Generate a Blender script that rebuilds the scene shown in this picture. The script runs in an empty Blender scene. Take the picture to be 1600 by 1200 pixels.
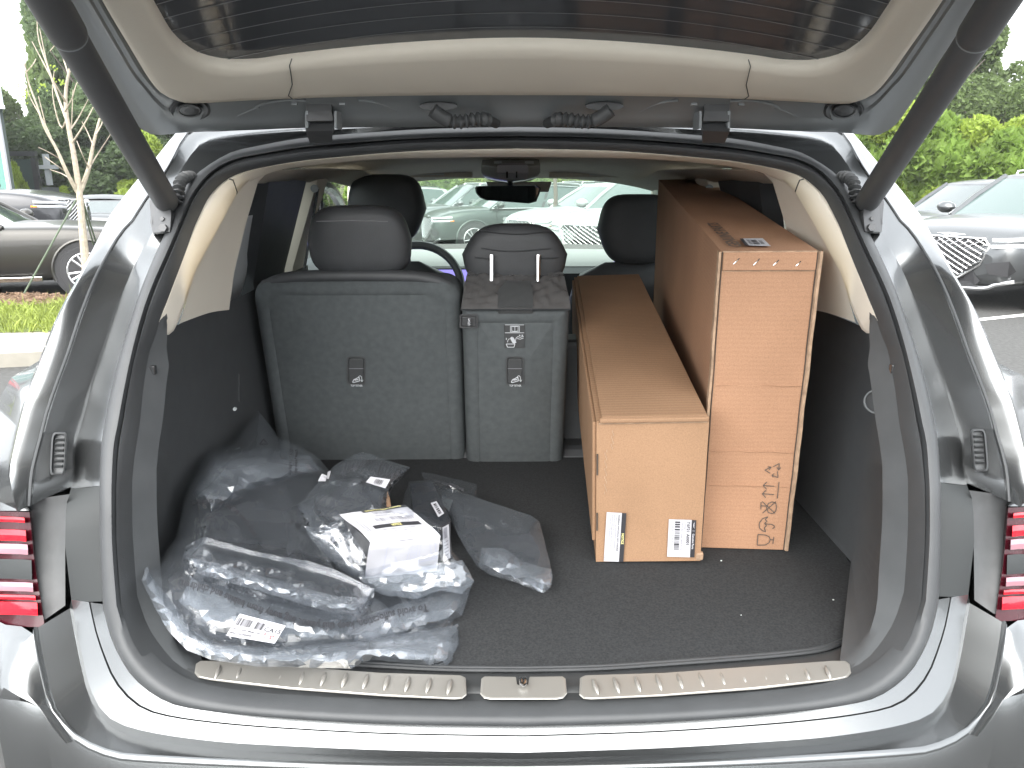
import bpy, bmesh, math, random
from mathutils import Vector, Matrix, noise
from mathutils.geometry import delaunay_2d_cdt
random.seed(7)
S = bpy.context.scene
COL = S.collection
R = math.radians
# ---------------------------------------------------------------- camera
F = 1200.0                       # focal length in pixels of the 1600 px wide photograph
PITCH, YAW = R(14.93), R(0.62)
CAM = Vector((-0.028, 0.0, 1.54))
cd = bpy.data.cameras.new('camera'); cam = bpy.data.objects.new('camera', cd); COL.objects.link(cam)
cd.sensor_fit = 'HORIZONTAL'; cd.sensor_width = 36; cd.lens = 36 * F / 1600
cd.clip_start = 0.02; cd.clip_end = 400
cam.location = CAM; cam.rotation_euler = (math.pi / 2 - PITCH, 0, -YAW)
S.camera = cam
# ---------------------------------------------------------------- world, sun, exposure: bright overcast
SUN_EL, SUN_AZ = R(44), R(200)
w = bpy.data.worlds.new('World'); S.world = w; w.use_nodes = True
nt = w.node_tree; nt.nodes.clear()
sky = nt.nodes.new('ShaderNodeTexSky'); sky.sky_type = 'NISHITA'; sky.sun_disc = False
sky.sun_elevation = SUN_EL; sky.sun_rotation = SUN_AZ; sky.dust_density = 4.0; sky.air_density = 1.0
hs = nt.nodes.new('ShaderNodeHueSaturation'); hs.inputs['Saturation'].default_value = 0.16
tc = nt.nodes.new('ShaderNodeTexCoord'); nz = nt.nodes.new('ShaderNodeTexNoise')
nz.inputs['Scale'].default_value = 2.2; nz.inputs['Detail'].default_value = 5
mp = nt.nodes.new('ShaderNodeMapRange'); mp.inputs['From Min'].default_value = .3; mp.inputs['From Max'].default_value = .7
mp.inputs['To Min'].default_value = .8; mp.inputs['To Max'].default_value = 1.2
mx = nt.nodes.new('ShaderNodeMix'); mx.data_type = 'RGBA'; mx.blend_type = 'MIX'; mx.inputs[0].default_value = .72
mx.inputs[7].default_value = (8.2, 8.5, 8.8, 1)          # the cloud layer
mul = nt.nodes.new('ShaderNodeVectorMath'); mul.operation = 'SCALE'
bg = nt.nodes.new('ShaderNodeBackground'); bg.inputs['Strength'].default_value = 0.10
wo = nt.nodes.new('ShaderNodeOutputWorld')
L = nt.links.new
L(sky.outputs[0], hs.inputs['Color']); L(hs.outputs[0], mx.inputs[6])
L(tc.outputs['Generated'], nz.inputs['Vector']); L(nz.outputs[0], mp.inputs['Value'])
L(mx.outputs[2], mul.inputs[0]); L(mp.outputs[0], mul.inputs['Scale'])
L(mul.outputs[0], bg.inputs['Color']); L(bg.outputs[0], wo.inputs['Surface'])
sd = bpy.data.lights.new('sun', 'SUN'); sd.energy = 1.4; sd.angle = R(75); sd.color = (1, .96, .9)
sun = bpy.data.objects.new('sun', sd); COL.objects.link(sun)
sun.rotation_euler = (math.pi / 2 - SUN_EL, 0, math.pi - SUN_AZ)
S.view_settings.view_transform = 'Standard'; S.view_settings.look = 'None'
S.view_settings.exposure = 2.42; S.view_settings.gamma = 1; S.view_settings.use_curve_mapping = False
S.render.engine = 'CYCLES'
S.cycles.max_bounces = 10; S.cycles.transparent_max_bounces = 24; S.cycles.diffuse_bounces = 4; S.cycles.glossy_bounces = 4
S.cycles.use_denoising = True; S.cycles.caustics_reflective = False; S.cycles.caustics_refractive = False

# ---------------------------------------------------------------- measuring: a pixel of the photograph plus a known depth, height or surface gives a point
RT = Vector((math.cos(YAW), -math.sin(YAW), 0)); F0 = Vector((math.sin(YAW), math.cos(YAW), 0)); UZ = Vector((0, 0, 1))
FW = F0 * math.cos(PITCH) - UZ * math.sin(PITCH); UP = F0 * math.sin(PITCH) + UZ * math.cos(PITCH)
def ray(px, py): return FW + RT * ((px - 800) / F) + UP * ((600 - py) / F)
def pY(px, py, Y): d = ray(px, py); return CAM + d * (Y / d.y)
def pZ(px, py, Z): d = ray(px, py); return CAM + d * ((Z - CAM.z) / d.z)
def pPl(px, py, P, N): d = ray(px, py); return CAM + d * ((P - CAM).dot(N) / d.dot(N))
PROF = [(0.2, .93), (.70, .915), (.735, .927), (.79, .966), (.9, 1.028), (1.0, 1.065), (1.07, 1.09), (1.2, 1.18), (1.35, 1.32), (1.5, 1.5), (1.64, 1.66), (1.9, 1.95)]
def yprof(z):
    if z <= PROF[0][0]: return PROF[0][1]
    for (a, b), (c, d) in zip(PROF, PROF[1:]):
        if z <= c: return b + (d - b) * (z - a) / (c - a)
    return PROF[-1][1]
def wrap(x):
    x = abs(x); o = 0
    if x > .5: o += .5 * (x - .5) ** 2
    if x > .72: o += 1.3 * min(x - .72, .15) ** 2 + .39 * max(0, x - .87)
    return o
def pS(px, py, off=0.0):
    """the point where a line of sight meets the sloping rear of the car"""
    d = ray(px, py); lo = hi = .6
    while hi < 2.6:
        P = CAM + d * (hi / d.y)
        if P.y > yprof(P.z) + wrap(P.x) + off: break
        lo, hi = hi, hi + .02
    for _ in range(30):
        m = (lo + hi) / 2; P = CAM + d * (m / d.y)
        if P.y > yprof(P.z) + wrap(P.x) + off: hi = m
        else: lo = m
    return CAM + d * (lo / d.y)

# ---------------------------------------------------------------- materials
def mat(name, col, rough=.5, metal=0., coat=0., spec=.5, vary=0., vscale=20., bump=0., bscale=200., bdet=4., trans=0., emit=None, estr=0., coat_rough=.03, stretch=None):
    m = bpy.data.materials.new(name); m.use_nodes = True
    nt = m.node_tree; b = nt.nodes['Principled BSDF']
    b.inputs['Base Color'].default_value = (*col, 1); b.inputs['Roughness'].default_value = rough
    b.inputs['Metallic'].default_value = metal; b.inputs['Coat Weight'].default_value = coat; b.inputs['Coat Roughness'].default_value = coat_rough
    b.inputs['Specular IOR Level'].default_value = spec; b.inputs['Transmission Weight'].default_value = trans
    if emit: b.inputs['Emission Color'].default_value = (*emit, 1); b.inputs['Emission Strength'].default_value = estr
    if vary or bump:
        t = nt.nodes.new('ShaderNodeTexCoord'); mpg = nt.nodes.new('ShaderNodeMapping')
        if stretch: mpg.inputs['Scale'].default_value = stretch
        nt.links.new(t.outputs['Object'], mpg.inputs['Vector'])
    if vary:
        n = nt.nodes.new('ShaderNodeTexNoise'); n.inputs['Scale'].default_value = vscale; n.inputs['Detail'].default_value = 6
        nt.links.new(mpg.outputs[0], n.inputs['Vector'])
        r = nt.nodes.new('ShaderNodeMapRange'); r.inputs[1].default_value = .25; r.inputs[2].default_value = .75
        r.inputs[3].default_value = 1 - vary; r.inputs[4].default_value = 1 + vary
        nt.links.new(n.outputs[0], r.inputs[0])
        v = nt.nodes.new('ShaderNodeVectorMath'); v.operation = 'SCALE'; v.inputs[0].default_value = col
        nt.links.new(r.outputs[0], v.inputs['Scale']); nt.links.new(v.outputs[0], b.inputs['Base Color'])
    if bump:
        n = nt.nodes.new('ShaderNodeTexNoise'); n.inputs['Scale'].default_value = bscale; n.inputs['Detail'].default_value = bdet
        nt.links.new(mpg.outputs[0], n.inputs['Vector'])
        bp = nt.nodes.new('ShaderNodeBump'); bp.inputs['Strength'].default_value = bump; bp.inputs['Distance'].default_value = .002
        nt.links.new(n.outputs[0], bp.inputs['Height']); nt.links.new(bp.outputs[0], b.inputs['Normal'])
    return m
def glass(name, tint, gloss=.12, rough=.01, milky=0., bump=0., bscale=60.):
    """a thin sheet: mostly clear, tinted, with a mirror-like sheen that grows at grazing angles"""
    m = bpy.data.materials.new(name); m.use_nodes = True; nt = m.node_tree; nt.nodes.clear()
    tr = nt.nodes.new('ShaderNodeBsdfTransparent'); tr.inputs[0].default_value = (*tint, 1)
    gl = nt.nodes.new('ShaderNodeBsdfGlossy'); gl.inputs['Roughness'].default_value = rough; gl.inputs[0].default_value = (1, 1, 1, 1)
    lw = nt.nodes.new('ShaderNodeLayerWeight'); lw.inputs['Blend'].default_value = .25
    mr = nt.nodes.new('ShaderNodeMapRange'); mr.inputs[3].default_value = gloss * .5; mr.inputs[4].default_value = min(1, gloss * 4)
    mx = nt.nodes.new('ShaderNodeMixShader'); out = nt.nodes.new('ShaderNodeOutputMaterial')
    nt.links.new(lw.outputs['Fresnel'], mr.inputs[0]); nt.links.new(mr.outputs[0], mx.inputs[0])
    src = tr
    if milky:
        df = nt.nodes.new('ShaderNodeBsdfDiffuse'); df.inputs[0].default_value = (.72, .80, .90, 1)
        m2 = nt.nodes.new('ShaderNodeMixShader'); m2.inputs[0].default_value = milky
        nt.links.new(tr.outputs[0], m2.inputs[1]); nt.links.new(df.outputs[0], m2.inputs[2]); src = m2
    nt.links.new(src.outputs[0], mx.inputs[1]); nt.links.new(gl.outputs[0], mx.inputs[2]); nt.links.new(mx.outputs[0], out.inputs[0])
    if bump:
        t = nt.nodes.new('ShaderNodeTexCoord')
        v = nt.nodes.new('ShaderNodeTexNoise'); v.inputs['Scale'].default_value = bscale; v.inputs['Detail'].default_value = 3; v.inputs['Distortion'].default_value = 1.5
        v.noise_type = 'RIDGED_MULTIFRACTAL'
        bp = nt.nodes.new('ShaderNodeBump'); bp.inputs['Strength'].default_value = bump; bp.inputs['Distance'].default_value = .006
        nt.links.new(t.outputs['Object'], v.inputs['Vector']); nt.links.new(v.outputs[0], bp.inputs['Height'])
        nt.links.new(bp.outputs[0], gl.inputs['Normal']); nt.links.new(bp.outputs[0], lw.inputs['Normal'])
    return m
M = {}
M['paint'] = mat('silver_paint', (.155, .162, .166), .24, .85, .6, bump=.02, bscale=1800)
M['paint_in'] = mat('jamb_paint', (.155, .162, .166), .24, .85, .5, bump=.02, bscale=1800)
M['rubber'] = mat('seal_rubber', (.046, .049, .052), .55, bump=.15, bscale=500, vary=.1)
M['black_plastic'] = mat('black_plastic', (.06, .063, .065), .5, bump=.12, bscale=900, vary=.08, vscale=60)
M['gloss_black'] = mat('gloss_black', (.035, .036, .038), .2, coat=.5)
M['lower_trim'] = mat('lower_trim', (.068, .073, .077), .6, bump=.2, bscale=900, vary=.08, vscale=30)
M['carpet'] = mat('carpet', (.043, .045, .047), .95, bump=1.0, bscale=900, bdet=8, vary=.3, vscale=260, spec=.1)
M['seat_back'] = mat('seat_back_carpet', (.092, .102, .106), .9, bump=.5, bscale=1200, vary=.12, vscale=60, spec=.2)
M['leather'] = mat('black_leather', (.052, .055, .059), .5, bump=.3, bscale=500, vary=.1, vscale=20)
M['stitch'] = mat('grey_stitching', (.2, .2, .21), .7)
M['beige'] = mat('beige_trim', (.80, .742, .64), .62, bump=.08, bscale=900, vary=.04, vscale=5, spec=.35)
M['headliner'] = mat('headliner_fabric', (.70, .65, .57), .9, bump=.3, bscale=900, vary=.05, vscale=60, spec=.15)
M['chrome'] = mat('chrome', (.75, .75, .75), .12, 1.)
M['steel'] = mat('brushed_steel', (.40, .385, .355), .34, .6, bump=.1, bscale=400, stretch=(1, 30, 30))
M['dark_metal'] = mat('dark_painted_metal', (.27, .29, .30), .42, .15, .2)
M['black_metal'] = mat('black_metal', (.075, .077, .08), .42, .2, bump=.1, bscale=800)
M['strut'] = mat('strut_tube', (.075, .077, .08), .5, bump=.15, bscale=1200, vary=.08, vscale=30)
M['rear_glass'] = mat('privacy_glass', (.075, .08, .088), .10, coat=.15, spec=.3)
M['wire'] = mat('heater_wire', (.22, .23, .24), .6)
M['windscreen'] = glass('windscreen_glass', (.68, .78, .72), .05)
M['side_glass'] = glass('side_glass', (.45, .50, .49), .10)
M['bag'] = glass('clear_film', (.97, .98, 1.0), .16, .08, milky=.05, bump=.55, bscale=6)
M['bag_hem'] = glass('creased_film', (.95, .97, 1.0), .17, .11, milky=.15, bump=.5, bscale=6)
M['bag_thin'] = glass('thin_clear_film', (.97, .98, 1.0), .11, .06, milky=.02, bump=.45, bscale=8)
M['white'] = mat('white_paper', (.47, .47, .50), .55)
M['ink'] = mat('black_ink', (.03, .03, .035), .6)
M['grey_ink'] = mat('grey_ink', (.25, .25, .28), .6)
M['red_ink'] = mat('red_ink', (.7, .04, .04), .6)
M['white_print'] = mat('white_print', (.62, .65, .68), .6)
M['tan_print'] = mat('tan_print', (.10, .075, .06), .7)
M['yellow_print'] = mat('yellow_print', (.75, .7, .3), .6)
M['film_print'] = mat('film_print', (.035, .035, .04), .6)
M['red_lens'] = mat('red_lens', (.50, .006, .016), .15, coat=.35, emit=(1, .03, .06), estr=.06)
M['dark_lens'] = mat('dark_red_lens', (.04, .004, .008), .2, coat=.1, spec=.35)
M['clear_lens'] = mat('clear_lens', (.30, .16, .19), .2, coat=.1)
M['screen'] = mat('dash_screen', (.05, .05, .1), .2, emit=(.33, .30, .85), estr=.25)
M['pale_dash'] = mat('pale_dash', (.26, .27, .26), .6, bump=.1, bscale=600)
M['pale_label'] = mat('pale_label', (.70, .74, .74), .6)
M['part_black'] = mat('black_moulded_plastic', (.028, .030, .034), .35, bump=.1, bscale=500)
# ---------------------------------------------------------------- building helpers
def obj(name, verts, faces, m=None, parent=None, smooth=True, angle=None):
    me = bpy.data.meshes.new(name); me.from_pydata([tuple(v) for v in verts], [], faces); me.update()
    if m is not None: me.materials.append(m)
    if smooth: me.shade_smooth()
    o = bpy.data.objects.new(name, me); COL.objects.link(o)
    if parent is not None:
        o.parent = parent
        o.matrix_parent_inverse = PW(parent).inverted()
    if angle is not None and smooth:
        me.set_sharp_from_angle(angle=R(angle))
    return o
def PW(o):
    mtx = Matrix.LocRotScale(o.location, o.rotation_euler, o.scale)
    return PW(o.parent) @ o.matrix_parent_inverse @ mtx if o.parent else mtx
def thing(name, label, cat, loc=(0, 0, 0), rz=0, group=None):
    o = bpy.data.objects.new(name, None); COL.objects.link(o); o.location = loc; o.rotation_euler = (0, 0, rz)
    o.empty_display_size = .1; tag(o, label, cat, group); return o
def tag(o, label=None, cat=None, group=None, kind=None):
    if label: o['label'] = label
    if cat: o['category'] = cat
    if group: o['group'] = group
    if kind: o['kind'] = kind
    return o
class MB:
    def __init__(s): s.v, s.f = [], []
    def add(s, vs, fs): n = len(s.v); s.v += [Vector(v) for v in vs]; s.f += [tuple(i + n for i in f) for f in fs]; return s
    def loft(s, rings, closed=False, flip=False):
        n = len(s.v); k = len(rings[0])
        for r in rings: s.v += [Vector(p) for p in r]
        for i in range(len(rings) - 1):
            for j in range(k if closed else k - 1):
                a, b = n + i * k + j, n + i * k + (j + 1) % k
                q = (a, b, b + k, a + k)
                s.f.append(q[::-1] if flip else q)
        return s
    def cap(s, ring, flip=False):
        n = len(s.v); s.v += [Vector(p) for p in ring]; q = tuple(range(n, n + len(ring))); s.f.append(q[::-1] if flip else q); return s
    def box(s, c, h, ax=None):
        c = Vector(c); X, Y, Z = ax or (Vector((1, 0, 0)), Vector((0, 1, 0)), Vector((0, 0, 1)))
        P = [c + X * (h[0] * i) + Y * (h[1] * j) + Z * (h[2] * k) for i in (-1, 1) for j in (-1, 1) for k in (-1, 1)]
        return s.add(P, [(0, 1, 3, 2), (4, 6, 7, 5), (0, 4, 5, 1), (2, 3, 7, 6), (0, 2, 6, 4), (1, 5, 7, 3)])
    def tube(s, path, r, n=8, caps=True):
        path = [Vector(p) for p in path]; rs = r if isinstance(r, (list, tuple)) else [r] * len(path)
        rings = []; u = None
        for i, p in enumerate(path):
            t = (path[min(i + 1, len(path) - 1)] - path[max(i - 1, 0)]).normalized()
            if u is None: u = t.cross(Vector((0, 0, 1)) if abs(t.z) < .9 else Vector((1, 0, 0))).normalized()
            u = (u - t * u.dot(t)).normalized(); v = t.cross(u)
            rings.append([p + (u * math.cos(2 * math.pi * k / n) + v * math.sin(2 * math.pi * k / n)) * rs[i] for k in range(n)])
        s.loft(rings, closed=True, flip=True)
        if caps: s.cap(rings[0]); s.cap(rings[-1], True)
        return s
    def disc(s, c, axis, r, h, n=20, r2=None):
        axis = Vector(axis).normalized(); c = Vector(c); return s.tube([c - axis * h / 2, c + axis * h / 2], [r, r2 if r2 is not None else r], n)
    def prism(s, pts, ext):
        """a planar outline pushed along ext"""
        ext = Vector(ext); a = [Vector(p) for p in pts]; b = [p + ext for p in a]
        s.loft([a, b], closed=True); s.cap(a, True); s.cap(b); return s
    def build(s, name, m=None, parent=None, smooth=False, angle=35): return obj(name, s.v, s.f, m, parent, smooth, angle if smooth else None)
def cr(pts, n):
    """n+1 points at even spacing along a smooth curve through pts"""
    pts = [Vector(p) for p in pts]
    if len(pts) == 2: return [pts[0].lerp(pts[1], i / n) for i in range(n + 1)]
    fine = []
    for i in range(len(pts) - 1):
        p0, p1, p2, p3 = pts[max(i - 1, 0)], pts[i], pts[i + 1], pts[min(i + 2, len(pts) - 1)]
        for k in range(12):
            t = k / 12
            fine.append(.5 * ((2 * p1) + (p2 - p0) * t + (2 * p0 - 5 * p1 + 4 * p2 - p3) * t * t + (3 * p1 - p0 - 3 * p2 + p3) * t ** 3))
    fine.append(pts[-1])
    d = [0]
    for a, b in zip(fine, fine[1:]): d.append(d[-1] + (b - a).length)
    out = []; j = 0
    for i in range(n + 1):
        t = d[-1] * i / n
        while j < len(d) - 2 and d[j + 1] < t: j += 1
        sp = d[j + 1] - d[j]; out.append(fine[j].lerp(fine[j + 1], (t - d[j]) / sp if sp > 1e-12 else 0))
    return out
def mir(pts): return [Vector((-p[0], p[1], p[2])) for p in pts]
def full(half):
    """centre..side half curve turned into one curve from the left side over the centre to the right"""
    return list(reversed(half)) + mir(half)[1:]
def bevel(o, wdt, seg=2):
    md = o.modifiers.new('bevel', 'BEVEL'); md.width = wdt; md.segments = seg; md.limit_method = 'ANGLE'; md.angle_limit = R(40); return o
def subsurf(o, n=1):
    md = o.modifiers.new('subd', 'SUBSURF'); md.levels = n; md.render_levels = n; return o
_tc = {}
def text_mesh(s):
    """flat outlines of a line of lettering, height 1, left end at the origin"""
    if s in _tc: return _tc[s]
    c = bpy.data.curves.new('lettering', 'FONT'); c.body = s; c.size = 1.0; c.resolution_u = 2; c.offset = .022
    o = bpy.data.objects.new('lettering', c); COL.objects.link(o)
    me = bpy.data.meshes.new_from_object(o)
    vs = [(v.co.x, v.co.y) for v in me.vertices]; fs = [tuple(p.vertices) for p in me.polygons]
    bpy.data.objects.remove(o); bpy.data.meshes.remove(me); bpy.data.curves.remove(c)
    _tc[s] = (vs, fs); return _tc[s]
def put_text(mb, s, fn, x, y, h, width=None):
    """adds lettering to mb: fn(u, v) turns label coordinates into a point"""
    vs, fs = text_mesh(s); wd = max(v[0] for v in vs) or 1
    k = h / .72; kx = width / wd if width else k
    mb.add([fn(x + v[0] * kx, y + v[1] * k) for v in vs], fs)
def put_rect(mb, fn, x0, y0, x1, y1): mb.add([fn(x0, y0), fn(x1, y0), fn(x1, y1), fn(x0, y1)], [(0, 1, 2, 3)])
def put_line(mb, fn, pts, wd):
    for (a, b), (c, d) in zip(pts, pts[1:]):
        l = math.hypot(c - a, d - b) or 1; nx, ny = -(d - b) / l * wd / 2, (c - a) / l * wd / 2
        mb.add([fn(a + nx, b + ny), fn(a - nx, b - ny), fn(c - nx, d - ny), fn(c + nx, d + ny)], [(0, 1, 2, 3)])
def put_bars(mb, fn, x0, y0, x1, y1, n=26, vertical=True, seed=3):
    rg = random.Random(seed); t = 0
    while t < 1:
        a = t; b = min(1, t + rg.choice((.6, 1, 1.6)) / n); t = b + rg.choice((.5, .8, 1.3)) / n
        if vertical: put_rect(mb, fn, x0 + (x1 - x0) * a, y0, x0 + (x1 - x0) * b, y1)
        else: put_rect(mb, fn, x0, y0 + (y1 - y0) * a, x1, y0 + (y1 - y0) * b)
# ================================================================ the open car in front of the camera
suv = thing('parked_car', 'silver grey car with its tailgate raised over a loaded black boot', 'car', (0, 2.9, 0))
NA, NB, NC, ND = 34, 8, 26, 34
SEG = {
 'seal_out': [[(817,1133),(600,1129),(400,1116),(292,1104),(248,1089),(210,1060),(190,1031),(171,990),(160,946)],
              [(160,946),(156,850),(155,763)],
              [(155,763),(157,700),(162,662),(172,612),(188,550),(204,500),(220,450),(240,400),(258,362)],
              [(258,362),(272,322),(287,292),(308,270),(332,253),(362,237),(400,228),(475,215),(600,205),(700,200),(817,198)]],
 'seal_mid': [[(817,1118),(600,1115),(400,1104),(300,1088),(256,1068),(222,1038),(200,1005),(186,960),(182,946)],
              [(182,946),(175,850),(174,763)],
              [(174,763),(177,700),(184,662),(193,612),(206,550),(222,490),(238,445),(258,400),(276,358)],
              [(276,358),(292,318),(306,294),(325,272),(348,256),(375,246),(402,241),(480,229),(600,219),(700,214),(817,212)]],
 'seal_in':  [[(817,1103),(600,1102),(400,1093),(321,1083),(292,1072),(262,1054),(233,1019),(216,990),(201,946)],
              [(201,946),(194,850),(193,763)],
              [(193,763),(197,725),(205,675),(212,612),(222,555),(231,532),(240,500),(250,475),(275,410),(295,355)],
              [(295,355),(317,310),(335,290),(352,277),(375,268),(400,262),(450,253),(500,247),(650,235),(817,231)]],
 'bright':   [[(817,1176),(600,1172),(400,1163),(292,1156),(233,1150),(190,1142),(163,1130),(146,1112),(131,1083),(120,1040),(111,996),(102,946)],
              [(102,946),(102,850),(104,790),(111,763)],
              [(111,763),(117,737),(117,710),(121,685),(132,650),(145,600),(162,550),(178,500),(195,450),(215,405),(236,367)],
              [(236,367),(250,330),(268,295),(285,262),(300,240),(325,220),(400,209),(475,203),(600,197),(700,193),(817,191)]],
 'gutter':   [None, None,
              [(46,790),(50,740),(58,705),(66,675),(72,650),(85,610),(107,550),(125,495),(150,432),(185,370),(207,345)],
              [(207,345),(230,309),(258,270),(277,237),(292,210),(325,192),(400,183),(475,178),(600,172),(700,168),(817,166)]],
 'outer':    [None, None,
              [(27,800),(15,745),(20,710),(37,637),(52,595),(70,550),(85,512),(100,480),(125,435),(150,387),(175,337)],
              [(175,337),(200,303),(217,282),(240,255),(260,230),(278,208),(310,180),(400,168),(475,162),(600,156),(700,152),(817,150)]],
}
def half(name, off, segs=(0, 1, 2, 3)):
    out = []
    for s in segs:
        px = cr([(a, b, 0) for a, b in SEG[name][s]], (NA, NB, NC, ND)[s])
        o = off[s] if isinstance(off, (list, tuple)) else off
        nxt = off[min(s + 1, 3)] if isinstance(off, (list, tuple)) else off
        n = len(px) - 1
        for i, p in enumerate(px):
            if out and i == 0: continue
            k = max(0, (i / n - .8) / .2)
            out.append(pS(p.x, p.y, o + (nxt - o) * k if s < 3 else o))
    if 0 in segs: out[0].x = 0
    if 3 in segs: out[-1].x = 0
    return out
def ring(h): return h + list(reversed(mir(h)))[1:-1]
H_so, H_sm, H_si = half('seal_out', 0), half('seal_mid', -.028), half('seal_in', -.002)
sealmb = MB()
rs = []
for t in (0, .2, .5, .8, 1):                                       # the fat outer bead of the weather seal
    rs.append(ring([a.lerp(b, t) + Vector((0, -.014 * math.sin(math.pi * t) ** .7 + .004 * (1 - t), 0)) for a, b in zip(H_so, H_sm)]))
H_g = [a.lerp(b, .08) + Vector((0, .030, 0)) for a, b in zip(H_sm, H_si)]
rs.append(ring(H_g))
for t in (.12, .4, .7, 1):
    rs.append(ring([a.lerp(b, t) + Vector((0, (.018 if t < 1 else .03) - .02 * math.sin(math.pi * min(1, t)), 0)) for a, b in zip(H_sm, H_si)]))
sealmb.loft(rs, closed=True)
weather_seal = sealmb.build('weather_seal', M['rubber'], suv, True, 60)
# a moulding line where the seal is joined, and a narrow dark gap outside it
# ---- painted jamb all round the opening
H_br = half('bright', [-.004, .0, .040, .0])
for i in range(NA + 1):
    t = min(1, max(0, (i / NA - .5) / .4)); H_br[i].y += .034 * t * t * (3 - 2 * t) * .5
for j in range(1, 4): H_br[NA + j].y += .017 * (1 - j / 4)
jmb = MB()
def lerp_ring(A, B, t, off=0): return [a.lerp(b, t) + Vector((0, off, 0)) for a, b in zip(A, B)]
iA, iB, iC = NA, NA + NB, NA + NB + NC
# bottom sill band: two strips parted by a fold
seal_lo = [p + Vector((0, .003, 0)) for p in H_so]
bandA = seal_lo[:iA + 1]; bandB = H_br[:iA + 1]
g1 = [a.lerp(b, .40) for a, b in zip(bandA, bandB)]; g2 = [a.lerp(b, .42) + Vector((0, .006, -.003)) for a, b in zip(bandA, bandB)]; g3 = [a.lerp(b, .45) for a, b in zip(bandA, bandB)]
inn = [p + Vector((0, .02, .004)) for p in bandA]
jmb.loft([full(inn), full(bandA), full(g1)]); jmb.loft([full(g1), full(g2)]); jmb.loft([full(g2), full(g3)]); jmb.loft([full(g3), full(bandB)])
jamb_sill = jmb.build('jamb_sill', M['paint_in'], suv, True, 30)
# grey channel between the sill band and the bumper edge
ch_px = [(817,1195),(600,1194),(400,1189),(204,1179),(160,1169),(125,1152),(102,1130),(83,1104),(70,1060),(61,1019),(55,981)]
H_ch = [pS(p.x, p.y, -.02) for p in cr([(a, b, 0) for a, b in ch_px], NA)]; H_ch[0].x = 0
chm = MB()
bb = [p + Vector((0, 0, -.004)) for p in bandB]; mid = [a.lerp(b, .12) + Vector((0, .004, -.012)) for a, b in zip(bandB, H_ch)]
e1 = [a.lerp(b, .93) + Vector((0, .0, -.003)) for a, b in zip(bandB, H_ch)]
chm.loft([full(bandB), full(mid)]); chm.loft([full(mid), full(e1)])
# rounded bright lip of the bumper
lip = [e1]
for t in (0, 25, 50, 75, 95):
    lip.append([q + Vector((0, -.007 * math.sin(R(t)), .002 - .007 * (1 - math.cos(R(t))))) for q in H_ch])
bump_lo = [Vector((p.x, p.y - .018, p.z - .06)) for p in H_ch]
chm.loft([full(l) for l in lip])
bumper_channel = chm.build('bumper_channel', M['paint_in'], suv, True, 40)
# ---- bumper skin
bm_ = MB()
top_lip = lip[-1]
k83 = max(range(len(H_ch)), key=lambda i: -abs(i - NA * .79))          # where the shoulder crease begins
crease = top_lip[:k83 + 1] + [pS(px, py, o) for px, py, o in ((72, 1103, -.028), (55, 1100, -.035), (30, 1095, -.045), (-5, 1089, -.045))] + [Vector((-.87, 1.08, .775)), Vector((-.93, 1.22, .79)), Vector((-.965, 1.36, .81)), Vector((-.975, 1.6, .84))]
def drop(q, dz, dy): return [Vector((p.x * (1 - .006 * dz * 10), p.y - dy, p.z - dz)) for p in q]
rows = [crease, drop(crease, .03, .012), drop(crease, .12, .018), drop(crease, .26, .0), drop(crease, .42, -.05)]
bm_.loft([full(r) for r in rows])
sh_top = [top_lip[i] for i in range(k83, NA + 1)] + [pS(px, py, -.012) for px, py in ((28, 977), (-5, 972))] + [Vector((-.87, 1.13, .88)), Vector((-.935, 1.25, .888)), Vector((-.965, 1.38, .90)), Vector((-.972, 1.6, .92))]
sh_bot = crease[k83:]
A_, B_ = cr(sh_top, 24), cr(sh_bot, 24)
shoulder = [[a.lerp(b, t) + Vector((-.006 * math.sin(math.pi * t), -.010 * math.sin(math.pi * t), .004 * math.sin(math.pi * t))) for a, b in zip(A_, B_)] for t in (0, .15, .4, .7, .9, 1)]
bm_.loft(shoulder); bm_.loft([mir(r) for r in shoulder], flip=True)
bumper = bm_.build('bumper', M['paint'], suv, True, 28)
# ---- side panels of the jamb beside the lamps
sm = MB()
def seg(h, a, b): return h[a:b + 1]
sB, bB = [p + Vector((0, .012, 0)) for p in seg(H_so, iA, iB)], seg(H_br, iA, iB)
sm.loft([[p + Vector((0, .03, 0)) for p in sB], sB, [a.lerp(b, .5) + Vector((0, -.004, 0)) for a, b in zip(sB, bB)], bB])
M['jamb_cover'] = mat('grey_jamb_cover', (.034, .037, .038), .55, spec=.25, bump=.08, bscale=900)
sm.build('jamb_cover', M['jamb_cover'], suv, True, 30); MB().add(mir(sm.v), [f[::-1] for f in sm.f]).build('jamb_cover', M['jamb_cover'], suv, True, 30)
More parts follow.
